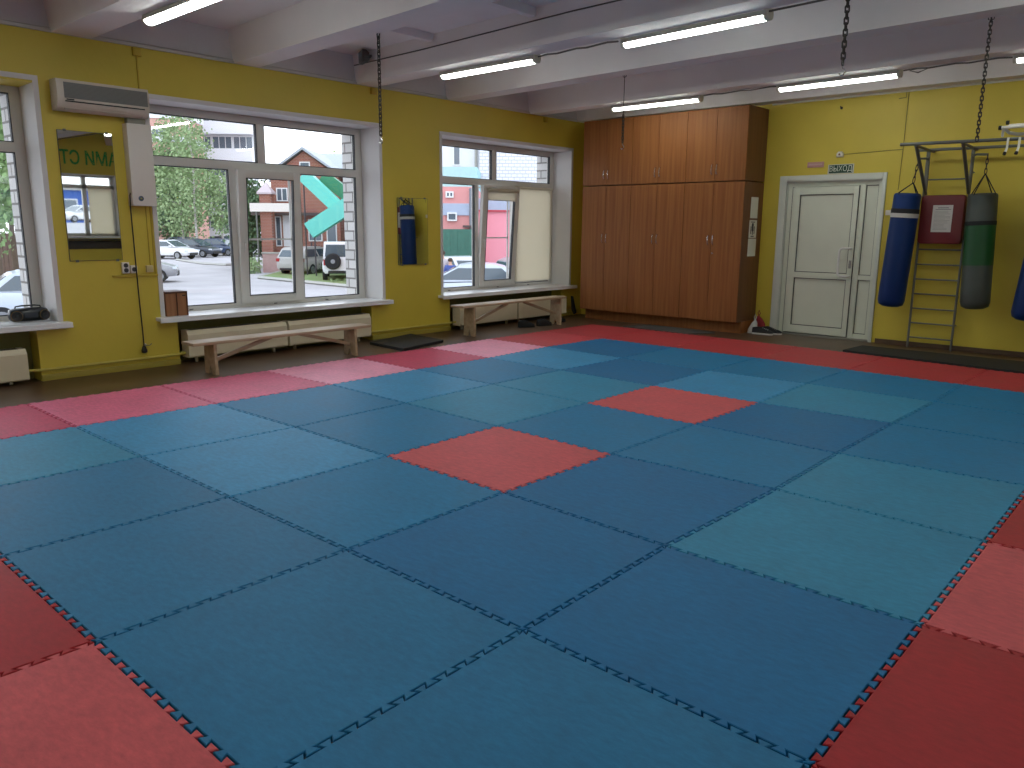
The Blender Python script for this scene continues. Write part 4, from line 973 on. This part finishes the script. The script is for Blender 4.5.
for k in range(4): fwin(t, -9.5+k*1.35, -8.6+k*1.35, 2.5, 3.7, 47.5, 1)
for k in range(4): fwin(t, -9.5+k*1.35, -8.6+k*1.35, .0, 1.3, 47.5, 1)
b = B(); b.loft([[E(-15.0, 45.6, z), E(-10.6, 45.6, z), E(-10.6, 46.1, z), E(-15.0, 46.1, z)] for z in (1.95, 2.12)]); b.build('awning_shade_band', mat('canopy_and_shade_dark', (86, 74, 72), rough=.7), t, off=t.location, smooth=False)  # dark strip built where the shadow of the awning falls
t = thing('sign_board', 'long blank white board on posts over the brick house porch', 'board', E(-13.66, 44.6, GZ))
bld_box('board', mat('board_white', (232, 222, 214), rough=.6), t, -14.72, -11.85, 44.6, 44.66, 2.14, 2.60)
for u in (-14.4, -12.1):
    b = B(); b.tube([E(u, 44.72, GZ), E(u, 44.72, 2.5)], .05, 8); b.build('post', GREYM, t, off=t.location)
t = thing('brick_pillar', 'square red brick pillar with a pale pointed cap beside the house', 'pillar', E(-14.0, 45.2, GZ))
bld_box('shaft', RBR, t, -14.25, -13.62, 44.9, 45.5, GZ, 3.1)
b = B(); b.loft([[E(-13.93+sx_*.42*k, 45.2+sy_*.42*k, z) for sx_, sy_ in ((-1, -1), (1, -1), (1, 1), (-1, 1))] for z, k in ((3.1, 1), (3.2, 1), (3.75, .08))]); b.build('cap', mat('pale_cap', (196, 180, 184), rough=.6), t, off=t.location, smooth=False)
t = thing('low_barrier', 'low pinkish rendered wall in front of the brick house', 'barrier', E(-12.6, 43.8, GZ))
bld_box('slab', mat('pink_render', (182, 150, 146), rough=.9, var=.06), t, -13.9, -11.2, 43.8, 44.1, GZ, -.15)
bld_box('coping', CONC, t, -13.95, -11.15, 43.75, 44.15, -.15, -.08)
FEN = mat('dark_fence_metal', (72, 66, 70), rough=.6)
t = thing('metal_fence', 'dark metal fence of thin bars between the brick house and the jeep', 'fence', E(-9, 43.2, GZ))
b = B()
for k in range(34): b.tube([E(-11.0+k*.14, 43.2, GZ), E(-11.0+k*.14, 43.2, .35)], .018, 4)
for z in (-.9, .2): b.tube([E(-11.0, 43.2, z), E(-6.3, 43.2, z)], .025, 4)
b.build('bars', FEN, t, off=t.location)
for k in range(4):
    b = B(); b.tube([E(-11.0+k*1.55, 43.2, GZ), E(-11.0+k*1.55, 43.2, .5)], .05, 6); b.build('post', FEN, t, off=t.location)
TEAL = mat('teal_sheet', (104, 200, 186), rough=.45, var=.03); GRN = mat('green_sheet', (52, 128, 92), rough=.5, var=.04)
def chute(b, a, c, w_, d0, d1):
    a, c = Vector(a), Vector(c); v = (c-a).normalized(); n_ = Vector((-v.y, v.x))*w_/2
    q = [a+n_, c+n_, c-n_, a-n_]; b.loft([[E(p_.x, d, p_.y) for p_ in q] for d in (d0, d1)])
t = thing('covered_chute', 'teal bent covered chute descending in front of the brick house', 'chute', E(-9, 40, GZ))
b = B(); chute(b, (-10.45, 3.85), (-8.45, 1.95), .62, 39.8, 40.5); b.build('upper_run', TEAL, t, off=t.location, smooth=False)
b = B(); chute(b, (-7.85, 2.55), (-10.1, 1.14), .78, 39.2, 39.9); b.build('lower_run', TEAL, t, off=t.location, smooth=False)
for u, z, d in ((-9.9, 1.3, 39.6), (-8.3, 2.1, 40.2), (-10.5, 4.0, 40.2)):
    b = B(); b.tube([E(u, d, GZ), E(u, d, z)], .04, 6); b.build('support_post', FEN, t, off=t.location)
t = thing('covered_chute', 'dark green chute sloping behind the teal one', 'chute', E(-9, 41, GZ))
b = B(); chute(b, (-9.75, 3.85), (-7.6, 2.25), .62, 40.9, 41.6); b.build('run', GRN, t, off=t.location, smooth=False)
b = B(); b.tube([E(-7.8, 41.2, GZ), E(-7.8, 41.2, 2.1)], .05, 6); b.build('support_post', FEN, t, off=t.location)

# behind the far window
t = thing('white_brick_building', 'white building behind the teal balcony, half plaster and half brick', 'building', E(0, 42, GZ))
bld_box('plaster_wall', PANEL, t, -3.85, -1.75, 42, 50, GZ, 9)
bld_box('brick_wall', brick('white_far_brick', (226, 226, 230), (188, 188, 196), bw=.42, bh=.17, ms=.022, var=.03), t, -1.75, 7, 41.4, 50, GZ, 9)
fwin(t, -3.15, -2.75, 4.5, 6.2, 42, 0); 
b = B(); b.tube([E(-1.95, 41.9, GZ), E(-1.95, 41.9, 8.9)], .07, 8); b.build('drainpipe', CONC, t, off=t.location)
t = thing('pink_building', 'low pink building with grey bands behind the white cars', 'building', E(-2, 35, GZ))
PNK = mat('pink_plaster', (214, 148, 146), rough=.85, var=.04, vscale=1); PNK2 = mat('bright_pink_plaster', (236, 158, 172), rough=.85, var=.03, vscale=1); BGY = mat('blue_grey_band', (168, 178, 198), rough=.8, var=.05)  # pinks are paled to hold the haze of the dirty glass
bld_box('left_wing', PNK, t, -6.5, -1.62, 34.4, 40, GZ, 3.06)
bld_box('grey_band', BGY, t, -6.52, -1.61, 34.34, 34.42, 1.86, 2.36)
bld_box('right_wing', PNK2, t, -1.60, 3.4, 35.6, 40, GZ, 2.08); bld_box('roof_band', BGY, t, -1.60, 3.45, 35.5, 40.1, 2.08, 2.62)
bld_box('red_edge', mat('red_edge_trim', (188, 62, 74), rough=.7), t, -1.60, 3.45, 35.48, 35.5, 2.05, 2.12)
fwin(t, -2.9, -2.56, 2.6, 2.86, 34.34, 1); fwin(t, -2.84, -2.42, 1.62, 1.98, 34.32, 0); fwin(t, -5.2, -4.8, 2.6, 2.86, 34.4, 1)
bld_box('canopy', mat('canopy_and_shade_dark', (86, 74, 72)), t, -2.15, -1.63, 33.9, 34.4, 1.36, 1.44)
b = B(); b.tube([E(-1.84, 34.3, GZ), E(-1.84, 34.3, 3.0)], .05, 8); b.build('drainpipe', mat('drain_grey', (120, 124, 132), rough=.6), t, off=t.location)
t = thing('balcony', 'pale teal balcony box above the pink building', 'balcony', E(-3, 37.5, 3.2))
bld_box('parapet', mat('pale_teal_panel', (164, 206, 206), rough=.7, var=.04), t, -7.2, -1.68, 37.4, 37.5, 3.0, 4.1)
bld_box('side_panel', mat('pale_teal_panel', (164, 206, 206)), t, -1.78, -1.68, 37.5, 42, 3.0, 4.1); bld_box('slab', CONC, t, -7.2, -1.68, 37.5, 42, 3.0, 3.1)
t = thing('green_fence', 'dark green sheet fence standing in front of the pink building', 'fence', E(-3, 32, GZ))
b = B(); 
for k in range(30): 
    u = -6.0+k*.15
    b.loft([[E(u, 32+(.02 if k % 2 else 0), z), E(u+.15, 32+(.02 if k % 2 else 0), z), E(u+.15, 32.05, z), E(u, 32.05, z)] for z in (GZ+.05, 1.28)])
b.build('sheets', mat('fence_green', (58, 106, 92), rough=.6, var=.08), t, off=t.location, smooth=False)
for u in (-6, -4.5, -3, -1.5):
    b = B(); b.tube([E(u, 32.1, GZ), E(u, 32.1, 1.3)], .04, 6); b.build('post', FEN, t, off=t.location)

# seen through the left window
t = thing('board_fence', 'brown board fence behind the silver car, left window', 'fence', E(-24, 38, GZ))
b = B()
for k in range(44): b.loft([[E(-32+k*.22, 38, z), E(-32+k*.22+.2, 38, z), E(-32+k*.22+.2, 38.04, z), E(-32+k*.22, 38.04, z)] for z in (GZ+.1, .9+.05*math.sin(k*1.7))])
b.build('boards', mat('brown_boards', (104, 84, 74), rough=.85, var=.15), t, off=t.location, smooth=False)
b = B(); b.tube([E(-32, 38.08, -.6), E(-22.4, 38.08, -.6)], .05, 4); b.tube([E(-32, 38.08, .5), E(-22.4, 38.08, .5)], .05, 4); b.build('rails', mat('brown_boards', (104, 84, 74)), t, off=t.location)
t = thing('concrete_post', 'pale concrete post before the brown fence, left window', 'post', E(-19.2, 31, GZ))
b = B(); b.loft([[E(-19.2+sx_*k, 31+sy_*k, z) for sx_, sy_ in ((-1, -1), (1, -1), (1, 1), (-1, 1))] for z, k in ((GZ, .16), (2.6, .11))]); b.build('shaft', CONC, t, off=t.location)
b = B(); b.tube([E(-19.2, 30.9, 1.9), E(-18.6, 30.9, 2.1)], .04, 6); b.build('steel_arm', GREYM, t, off=t.location)

# ---- trees
BARK = mat('birch_bark', (200, 196, 188), rgb2=(120, 112, 104), rough=.9, vscale=3, stretch=(1, 1, 6)); BARKD = mat('dark_bark', (96, 82, 70), rough=.95, var=.2)
LEAF = [mat('birch_leaf', (128, 152, 102), rgb2=(156, 176, 130), rough=.7, vscale=1.5), mat('deep_leaf', (72, 98, 66), rgb2=(96, 122, 84), rough=.7, vscale=1.5), mat('bright_leaf', (118, 148, 92), rgb2=(146, 172, 118), rough=.7, vscale=1.5)]  # leaf greens are lightened to put pale haze into their colour
def tree(lab, u, d, z0, z1, r_, n, m_, bark, seed, ls=.2, droop=.3, trunk=.12, name='birch_tree'):
    rnd = random.Random(seed); t = thing(name, lab, 'tree', E(u, d, GZ))
    hh = z1-GZ
    b = B(); P = [Vector((math.sin(k*.9+seed)*.12*k/4, math.cos(k*1.1+seed)*.1*k/4, hh*k/8*.95)) for k in range(9)]
    b.tube(P, [trunk*(1-.85*k/8) for k in range(9)], 8); b.build('trunk', bark, t)
    zc = (z0+z1)/2-GZ; zr = (z1-z0)/2
    b = B(); tips = []
    for k in range(16):
        z = (z0-GZ)+ (z1-z0)*(.08+.8*k/16); a = k*2.4+seed; rr = r_*math.sqrt(max(.05, 1-((z-zc)/zr)**2))*.85
        s0 = Vector((0, 0, z-.3)); e_ = Vector((rr*math.cos(a), rr*math.sin(a), z+.5-droop)); m__ = (s0+e_)/2+Vector((0, 0, .35))
        b.tube([s0, m__, e_], [trunk*.3, trunk*.18, .012], 5); tips.append(e_); tips.append(m__)
    b.build('branches', bark, t)
    V = []; Fc = []
    for k in range(n):
        if rnd.random() < .6:
            c = rnd.choice(tips) + Vector((rnd.gauss(0, .38), rnd.gauss(0, .38), rnd.gauss(-.1, .5)))*r_*.5
        else:
            while True:
                q = Vector((rnd.uniform(-1, 1), rnd.uniform(-1, 1), rnd.uniform(-1, 1)))
                if q.length < 1: break
            c = Vector((q.x*r_, q.y*r_, zc+q.z*zr))
        a = Vector((rnd.gauss(0, 1), rnd.gauss(0, 1), rnd.gauss(0, 1))).normalized(); e_ = a.orthogonal().normalized()
        s_l = ls*rnd.uniform(.6, 1.3); i0 = len(V)
        V += [c-a*s_l*.5, c+e_*s_l*.32, c+a*s_l*.5, c-e_*s_l*.32]; Fc.append((i0, i0+1, i0+2, i0+3))
    me = bpy.data.meshes.new('foliage'); me.from_pydata(V, [], Fc); me.materials.append(m_)
    o = bpy.data.objects.new('foliage', me); COL.objects.link(o); o.parent = t
    return t
tree('leafy birch with drooping crown, leftmost behind the parked white sedan', -29.4, 70.7, 0.3, 11.2, 2.86, 4800, LEAF[0], BARK, 1, .30)
tree('tall birch standing between the first two, before the white block', -27.1, 68.0, 0.9, 12.0, 1.4, 1500, LEAF[0], BARK, 2, .28)
tree('slimmer birch to the right, its pale trunk visible over parked cars', -25.4, 69.4, 0.5, 6.2, 1.35, 1700, LEAF[0], BARK, 3, .28)
tree('dark tree at the left edge behind the parked cars, wide window', -31.8, 74.8, -0.2, 9.3, 2.31, 4500, LEAF[1], BARKD, 4, .34, name='leafy_tree')
tree('dark green tree left of the brick pillar', -15.6, 47, -.6, 4.3, 1.25, 4200, LEAF[1], BARKD, 5, .22, name='leafy_tree')
tree('hazy tree behind the brick house gable', -13.6, 62, 2.0, 6.6, 1.8, 2500, LEAF[0], BARKD, 6, .3, name='leafy_tree')
tree('dark tree behind the white jeep', -7.9, 46.4, -1.0, 2.2, 1.3, 3500, LEAF[1], BARKD, 8, .2, name='leafy_tree')
tree('bright green tree filling the left window', -17.6, 27, 1.3, 7.5, 2.4, 7500, LEAF[2], BARKD, 9, .2, name='leafy_tree')
tree('second green tree behind the first in the left window', -21.5, 34, 1.2, 9.5, 2.8, 6000, LEAF[2], BARKD, 10, .26, name='leafy_tree')
def bush(lab, u, d, w_, h_, n, m_, seed, ls=.12, dd=.6):
    rnd = random.Random(seed); t = thing('bush', lab, 'bush', E(u, d, GZ)); V = []; Fc = []
    for k in range(n):
        c = Vector(R_)*rnd.uniform(-w_, w_)/1.0 + Vector(F_)*rnd.uniform(-dd, dd) + Vector((0, 0, h_*abs(rnd.gauss(.4, .3))))
        a = Vector((rnd.gauss(0, 1), rnd.gauss(0, 1), rnd.gauss(.4, 1))).normalized(); e_ = a.orthogonal().normalized(); i0 = len(V); s_l = ls*rnd.uniform(.6, 1.3)
        V += [c-a*s_l*.5, c+e_*s_l*.35, c+a*s_l*.5, c-e_*s_l*.35]; Fc.append((i0, i0+1, i0+2, i0+3))
    me = bpy.data.meshes.new('leaves'); me.from_pydata(V, [], Fc); me.materials.append(m_); o = bpy.data.objects.new('leaves', me); COL.objects.link(o); o.parent = t
    b = B()
    for k in range(7):
        a = rnd.uniform(-w_*.8, w_*.8); b.tube([R_*a*.4, R_*a + Vector((0, 0, h_*.7))], .015, 4)
    b.build('stems', BARKD, t)
bush('low bush by the kerb left of the garden wall', -14.3, 43, .42, .9, 700, LEAF[0], 1)
bush('bushes along the dark metal fence behind the silver car', -9.4, 42.6, 1.6, .8, 1500, LEAF[1], 2)
bush('weeds growing close outside the left window', -8.6, 11.2, .30, 1.15, 700, LEAF[2], 3, .09, .25)
bush('weeds in the grass verge beside the white jeep', -7.2, 36.5, 1.2, .16, 500, LEAF[0], 4, .1, 1.2)

# ---- cars
TYRE = mat('tyre_rubber', (34, 34, 36), rough=.8); RIM = mat('wheel_rim', (150, 152, 156), rough=.35, metal=.6)
CGL = mat('car_glass', (64, 78, 88), rough=.08, spec=.9); HL = mat('car_headlight', (214, 220, 226), rough=.15); TL = mat('car_tail_light', (170, 30, 36), rough=.3); CBLK = mat('car_black_trim', (30, 31, 34), rough=.5)
_cp = {}
def paint(nm, rgb): 
    if nm not in _cp: _cp[nm] = mat('car_paint_'+nm, rgb, rough=.28, coat=.4, var=.01)
    return _cp[nm]
def car(lab, x, y, hd, col, kind='sedan', name='car'):
    t = thing(name, lab, 'car', (x, y, GZ), R(hd)); 
    if kind == 'jeep': L, Wd, Hh, belt, gc = 4.3, 1.76, 1.86, 1.10, .38; prof = [(-.47, .93), (-.485, 1), (-.44, 1), (.0, 1), (.10, .97), (.19, 0)]
    elif kind == 'hatch': L, Wd, Hh, belt, gc = 4.1, 1.72, 1.50, .93, .2; prof = None
    else: L, Wd, Hh, belt, gc = 4.45, 1.74, 1.46, .93, .2; prof = None
    h = L/2; w_ = Wd/2
    # lower body: stations (x, z_bottom, z_top, half width)
    if kind == 'jeep': st = [(-h, .5, 1.08, w_*.93), (-h+.05, .42, belt, w_*.98), (-h+.8, .40, belt, w_), (.3, .40, belt, w_), (h*.45, .40, belt-.02, w_), (h-.15, .42, 1.02, w_*.97), (h, .5, .92, w_*.9)]
    elif kind == 'hatch': st = [(-h, .42, .80, w_*.82), (-h+.06, .30, .92, w_*.93), (-h+.5, .24, belt+.03, w_), (0, .22, belt, w_), (h*.36, .22, belt-.02, w_), (h*.72, .26, .84, w_*.97), (h-.10, .30, .70, w_*.88), (h, .40, .58, w_*.70)]
    else: st = [(-h, .42, .82, w_*.80), (-h+.06, .30, .97, w_*.92), (-h+.55, .24, 1.0, w_), (0, .22, belt, w_), (h*.36, .22, belt-.02, w_), (h*.72, .26, .84, w_*.97), (h-.10, .30, .70, w_*.88), (h, .40, .58, w_*.70)]
    b = B(); rings = []
    for sx_, zb, zt, hw in st:
        half = [(hw*.86, zb), (hw*.97, zb+.10), (hw, zb+(zt-zb)*.45), (hw*.98, zt-.14), (hw*.92, zt-.03), (hw*.6, zt+.012), (0, zt+.02)]
        rings.append([Vector((sx_, yy, zz)) for yy, zz in half] + [Vector((sx_, -yy, zz)) for yy, zz in half[-2::-1]])
    b.loft(rings); 
    # cabin
    if kind == 'jeep': cab = [(-h+.03, belt), (-h+.10, Hh-.06), (-h+.25, Hh), (h*.12, Hh-.02), (h*.20, Hh-.08), (h*.42, belt)]
    elif kind == 'hatch': cab = [(-h+.10, belt), (-h+.38, Hh-.14), (-h+.65, Hh-.03), (-.1, Hh), (h*.14, Hh-.06), (h*.58, belt-.03)]
    else: cab = [(-h+.62, belt+.04), (-h+1.12, Hh-.10), (-h+1.45, Hh-.02), (.0, Hh), (h*.14, Hh-.06), (h*.58, belt-.03)]
    rf = .76 if kind != 'jeep' else .86
    def hwz(z): return w_*(.93 + (rf-.93)*(z-belt)/(Hh-belt))
    rr = []
    for s in (1, .0, -1):
        if s == 0: continue
        rr.append([Vector((a, s*hwz(c), c)) for a, c in cab])
    b2 = B(); b2.loft(rr)
    b.build('body', col, t, ang=30)
    b2.build('cabin', col, t, ang=30)
    # glass
    g = B(); e_ = .012
    def quadpanel(p4, n_):
        g.loft([[p_ for p_ in p4], [p_+n_*e_ for p_ in p4]])
    def lerp(a, c, k): return a+(c-a)*k
    for s in (1, -1):
        # side glass band cut by pillars
        zb, zt = belt+.05, Hh-.13
        xr = lambda z: lerp(cab[0][0], cab[1][0], (z-belt)/(cab[1][1]-belt))
        xf = lambda z: lerp(cab[5][0], cab[4][0], (z-belt)/(cab[4][1]-belt))
        xs0, xs1 = xr(zb)+.14, xf(zb)-.16; xt0, xt1 = xr(zt)+.16, xf(zt)-.10
        cuts = [0, .46, .52, 1.0] if kind != 'jeep' else [0, .32, .37, .66, .71, 1.0]
        for k in range(0, len(cuts), 2):
            q = [Vector((lerp(xs0, xs1, cuts[k]), s*(hwz(zb)+.002), zb)), Vector((lerp(xs0, xs1, cuts[k+1]), s*(hwz(zb)+.002), zb)), Vector((lerp(xt0, xt1, cuts[k+1]), s*(hwz(zt)+.002), zt)), Vector((lerp(xt0, xt1, cuts[k]), s*(hwz(zt)+.002), zt))]
            quadpanel(q, Vector((0, s, 0)))
    def screen(a, c, k0, k1, sgn):
        A = Vector((a[0], 0, a[1])); Cc = Vector((c[0], 0, c[1])); lo = A.lerp(Cc, k0); hi = A.lerp(Cc, k1); n_ = Vector((sgn*(hi.z-lo.z), 0, -sgn*(hi.x-lo.x))).normalized()
        q = [Vector((lo.x, -hwz(lo.z)+.08, lo.z)), Vector((lo.x, hwz(lo.z)-.08, lo.z)), Vector((hi.x, hwz(hi.z)-.10, hi.z)), Vector((hi.x, -hwz(hi.z)+.10, hi.z))]
        quadpanel(q, n_)
    screen(cab[5], cab[4], .08, .96, 1); screen(cab[0], cab[1], .12, .90, -1)
    g.build('window_glass', CGL, t, smooth=False)
    # lights, trim
    b = B()
    for s in (1, -1): b.box(h-.22, h-.045, s*w_*.80-.13, s*w_*.80+.10, .60 if kind != 'jeep' else .72, .72 if kind != 'jeep' else .86, .02)
    b.build('headlights', HL, t)
    b = B()
    for s in (1, -1): b.box(-h-.012, -h+.10, s*w_*.82-.10, s*w_*.82+.09, .74 if kind != 'jeep' else .80, .90 if kind != 'jeep' else 1.06, .015)
    b.build('tail_lights', TL, t)
    b = B(); b.box(h-.10, h+.015, -w_*.55, w_*.55, .30, .52, .03); b.box(-h-.02, -h+.1, -w_*.7, w_*.7, .30 if kind != 'jeep' else .42, .42 if kind != 'jeep' else .56, .03)
    for s in (1, -1): b.box(-h*.55, h*.45, s*w_*.985-.02, s*w_*.985+.02, .20 if kind != 'jeep' else .38, .28 if kind != 'jeep' else .48, .01)
    b.build('black_trim', CBLK, t)
    b = B()
    for s in (1, -1): b.box(h*.36, h*.36+.12, s*(w_+.09)-.08, s*(w_+.09)+.08, belt, belt+.12, .03)
    b.build('mirrors', col if kind != 'jeep' else CBLK, t)
    wr = .31 if kind != 'jeep' else .36
    for sx_ in (-h*.60, h*.62):
        for s in (1, -1):
            b = B(); b.lathe([(wr*.6, -.10), (wr*.96, -.10), (wr, -.06), (wr, .06), (wr*.96, .10), (wr*.6, .10)], 24, Matrix.Translation((sx_, s*(w_-.09), wr)) @ Matrix.Rotation(R(90), 4, 'X'), cap=True); wh = b.build('wheel', TYRE, t)
            b = B(); b.lathe([(wr*.62, -.0), (wr*.60, .012), (wr*.2, .004), (wr*.12, .02)], 20, Matrix.Translation((sx_, s*(w_+.005), wr)) @ Matrix.Rotation(R(-90*s), 4, 'X')); b.build('rim', RIM, wh)
    if kind == 'jeep':
        b = B(); b.lathe([(.12, -.02), (.34, -.02), (.37, .03), (.37, .15), (.33, .20), (.08, .215)], 28, Matrix.Translation((-h-.0, .38, .98)) @ Matrix.Rotation(R(-90), 4, 'Y')); sp = b.build('spare_wheel', TYRE, t)
        b = B(); b.lathe([(.10, .214), (.09, .225)], 18, Matrix.Translation((-h, .38, .98)) @ Matrix.Rotation(R(-90), 4, 'Y')); b.build('hub', RIM, sp)
    return t
WP = paint('white', (228, 228, 230)); SP = paint('silver', (176, 172, 170)); BP = paint('blue', (62, 76, 104)); DP = paint('dark', (58, 64, 76)); GP_ = paint('grey', (150, 150, 154)); IB = paint('icy_silver', (196, 204, 216))
car('white sedan parked first on the left of the row under the birches', -55.1, 25.8, 27, WP)
car('dark grey car parked second in the row, beside the white sedan', -57.3, 29.0, 27, DP, 'hatch')
car('blue car parked third in the row', -59.3, 32.2, 27, BP)
car('white car parked fourth in the row, half behind the window mullion', -59.9, 35.8, 27, WP)
car('dark car parked farther back beneath the white block', -70.7, 38.7, 27, DP, 'hatch')
car('dark blue car parked behind the row under the trees', -67.2, 33.2, 27, BP, 'hatch')
car('white car seen through the sash behind the low bush', -55.6, 33.6, 200, WP)
car('grey car nose at the left edge of the wide window, nearer than the row', -31.1, 13.0, 62, GP_, 'hatch')
car('silver hatchback seen from behind at the middle of the wide window', -31.2, 22.6, 116, SP, 'hatch')
car('white off-road car with a spare wheel on its back door', -26.2, 21.1, 143, WP, 'jeep', 'off_road_car')
car('silver car close outside the left window', -16.4, 5.3, 76, IB)
car('pale silver sedan close outside the far window', -12.0, 15.7, 224, IB)
car('white car roof right behind the pale sedan', -15.2, 19.0, 44, WP, 'hatch')
car('grey car parked by the pink building, right of the white roof', -13.2, 20.9, 60, GP_, 'hatch')
car('second grey car by the pink building, far right one', -11.3, 22.3, 60, GP_)

# ---- people on the pavement outside the far window
def person(lab, u, d, hgt, rz, top, legs_m, hair):
    t = thing('person', lab, 'person', E(u, d, GZ), rz); s = hgt/1.72
    J = [(0, 0, .95), (0, 0, 1.12), (0, .01, 1.32), (0, 0, 1.46), (0, -.01, 1.55), (0, -.015, 1.64),       # 0-5 pelvis..head
         (.10, 0, .90), (.11, -.03, .50), (.115, .0, .09), (.12, -.11, .03), (-.10, 0, .90), (-.11, .06, .50), (-.115, .10, .09), (-.12, .0, .03),
         (.19, 0, 1.40), (.25, .02, 1.13), (.26, -.06, .90), (.262, -.08, .80), (-.19, 0, 1.40), (-.25, .02, 1.13), (-.25, -.08, .92), (-.25, -.11, .83)]
    Rr = [.15, .13, .155, .075, .055, .095, .095, .062, .042, .035, .095, .062, .042, .035, .062, .044, .032, .036, .062, .044, .032, .036]
    Ed = [(0, 1), (1, 2), (2, 3), (3, 4), (4, 5), (0, 6), (6, 7), (7, 8), (8, 9), (0, 10), (10, 11), (11, 12), (12, 13), (2, 14), (14, 15), (15, 16), (16, 17), (2, 18), (18, 19), (19, 20), (20, 21)]
    def skin(nm, js, eds, grow, m_):
        me = bpy.data.meshes.new(nm); idx = {j: i for i, j in enumerate(js)}
        me.from_pydata([Vector(J[j])*s for j in js], [(idx[a], idx[c]) for a, c in eds], [])
        o = bpy.data.objects.new(nm, me); COL.objects.link(o); md = o.modifiers.new('s', 'SKIN')
        for i, j in enumerate(js): me.skin_vertices[0].data[i].radius = ((Rr[j]+grow)*s, (Rr[j]*(.8 if j < 3 else 1)+grow)*s)
        me.skin_vertices[0].data[0].use_root = True; o.modifiers.new('u', 'SUBSURF').levels = 1
        dg = bpy.context.evaluated_depsgraph_get(); dg.update(); m2 = bpy.data.meshes.new_from_object(o.evaluated_get(dg)); bpy.data.objects.remove(o)
        m2.name = nm; m2.materials.clear(); m2.materials.append(m_); m2.polygons.foreach_set('use_smooth', [True]*len(m2.polygons))
        o = bpy.data.objects.new(nm, m2); COL.objects.link(o); o.parent = t; return o
    skin('body', list(range(22)), Ed, 0, mat('skin', (204, 160, 136), rough=.6))
    skin('jacket', [0, 1, 2, 3, 14, 15, 16, 18, 19, 20], [(0, 1), (1, 2), (2, 3), (2, 14), (14, 15), (15, 16), (2, 18), (18, 19), (19, 20)], .016, top)
    skin('trousers', [0, 6, 7, 8, 10, 11, 12], [(0, 6), (6, 7), (7, 8), (0, 10), (10, 11), (11, 12)], .018, legs_m)
    b = B(); b.lathe([(.03*s, .11*s), (.085*s, .085*s), (.108*s, .03*s), (.104*s, -.03*s), (.06*s, -.05*s)][::-1], 16, Matrix.Translation((0, .012*s, 1.655*s))); b.build('hair', hair, t)
HAIR = mat('brown_hair', (70, 54, 44), rough=.8)
person('person in a pale top and light trousers walking behind the silver sedan', -2.52, 28.2, 1.70, R(60), mat('pale_jacket', (196, 186, 190), rough=.8), mat('light_trousers', (168, 160, 170), rough=.8), HAIR)
person('shorter person in a blue jacket beside the person in pale clothes', -2.22, 28.0, 1.45, R(40), mat('blue_jacket', (70, 88, 150), rough=.8), mat('dark_trousers', (50, 54, 66), rough=.8), HAIR)

b = B(); b.loft([[Vector((14, y, GZ)), Vector((14, y, .9)), Vector((62, y, 1.5)), Vector((120, y, 1.5)), Vector((120, y, GZ))] for y in (-60, 110)])
struct(b.build('raised_parking_ground', ASP, smooth=False))
car('white car outside, seen small in the tall mirror', 63, 24.0, 250, WP).location.z = 1.5
t = thing('blue_building', 'low blue building outside, seen small above the white car in the tall mirror', 'building', (74, 28, 1.5))
b = B(); b.box(-3, 3, -9, 9, 0, 3.0); b.build('walls', mat('blue_cladding', (52, 92, 168), rough=.6, var=.04), t, smooth=False)
b = B(); b.box(-3.3, 3.3, -9.3, 9.3, 3.0, 3.2); b.build('roof', CONC, t, smooth=False)
for k in range(4):
    b = B(); b.box(-3.04, -2.98, -7.6+k*4.2, -5.6+k*4.2, 1.0, 2.2); b.build('window', WFR, t, smooth=False)
    b = B(); b.box(-3.06, -3.03, -7.5+k*4.2, -5.7+k*4.2, 1.1, 2.1); b.build('pane', WINB, t, smooth=False)
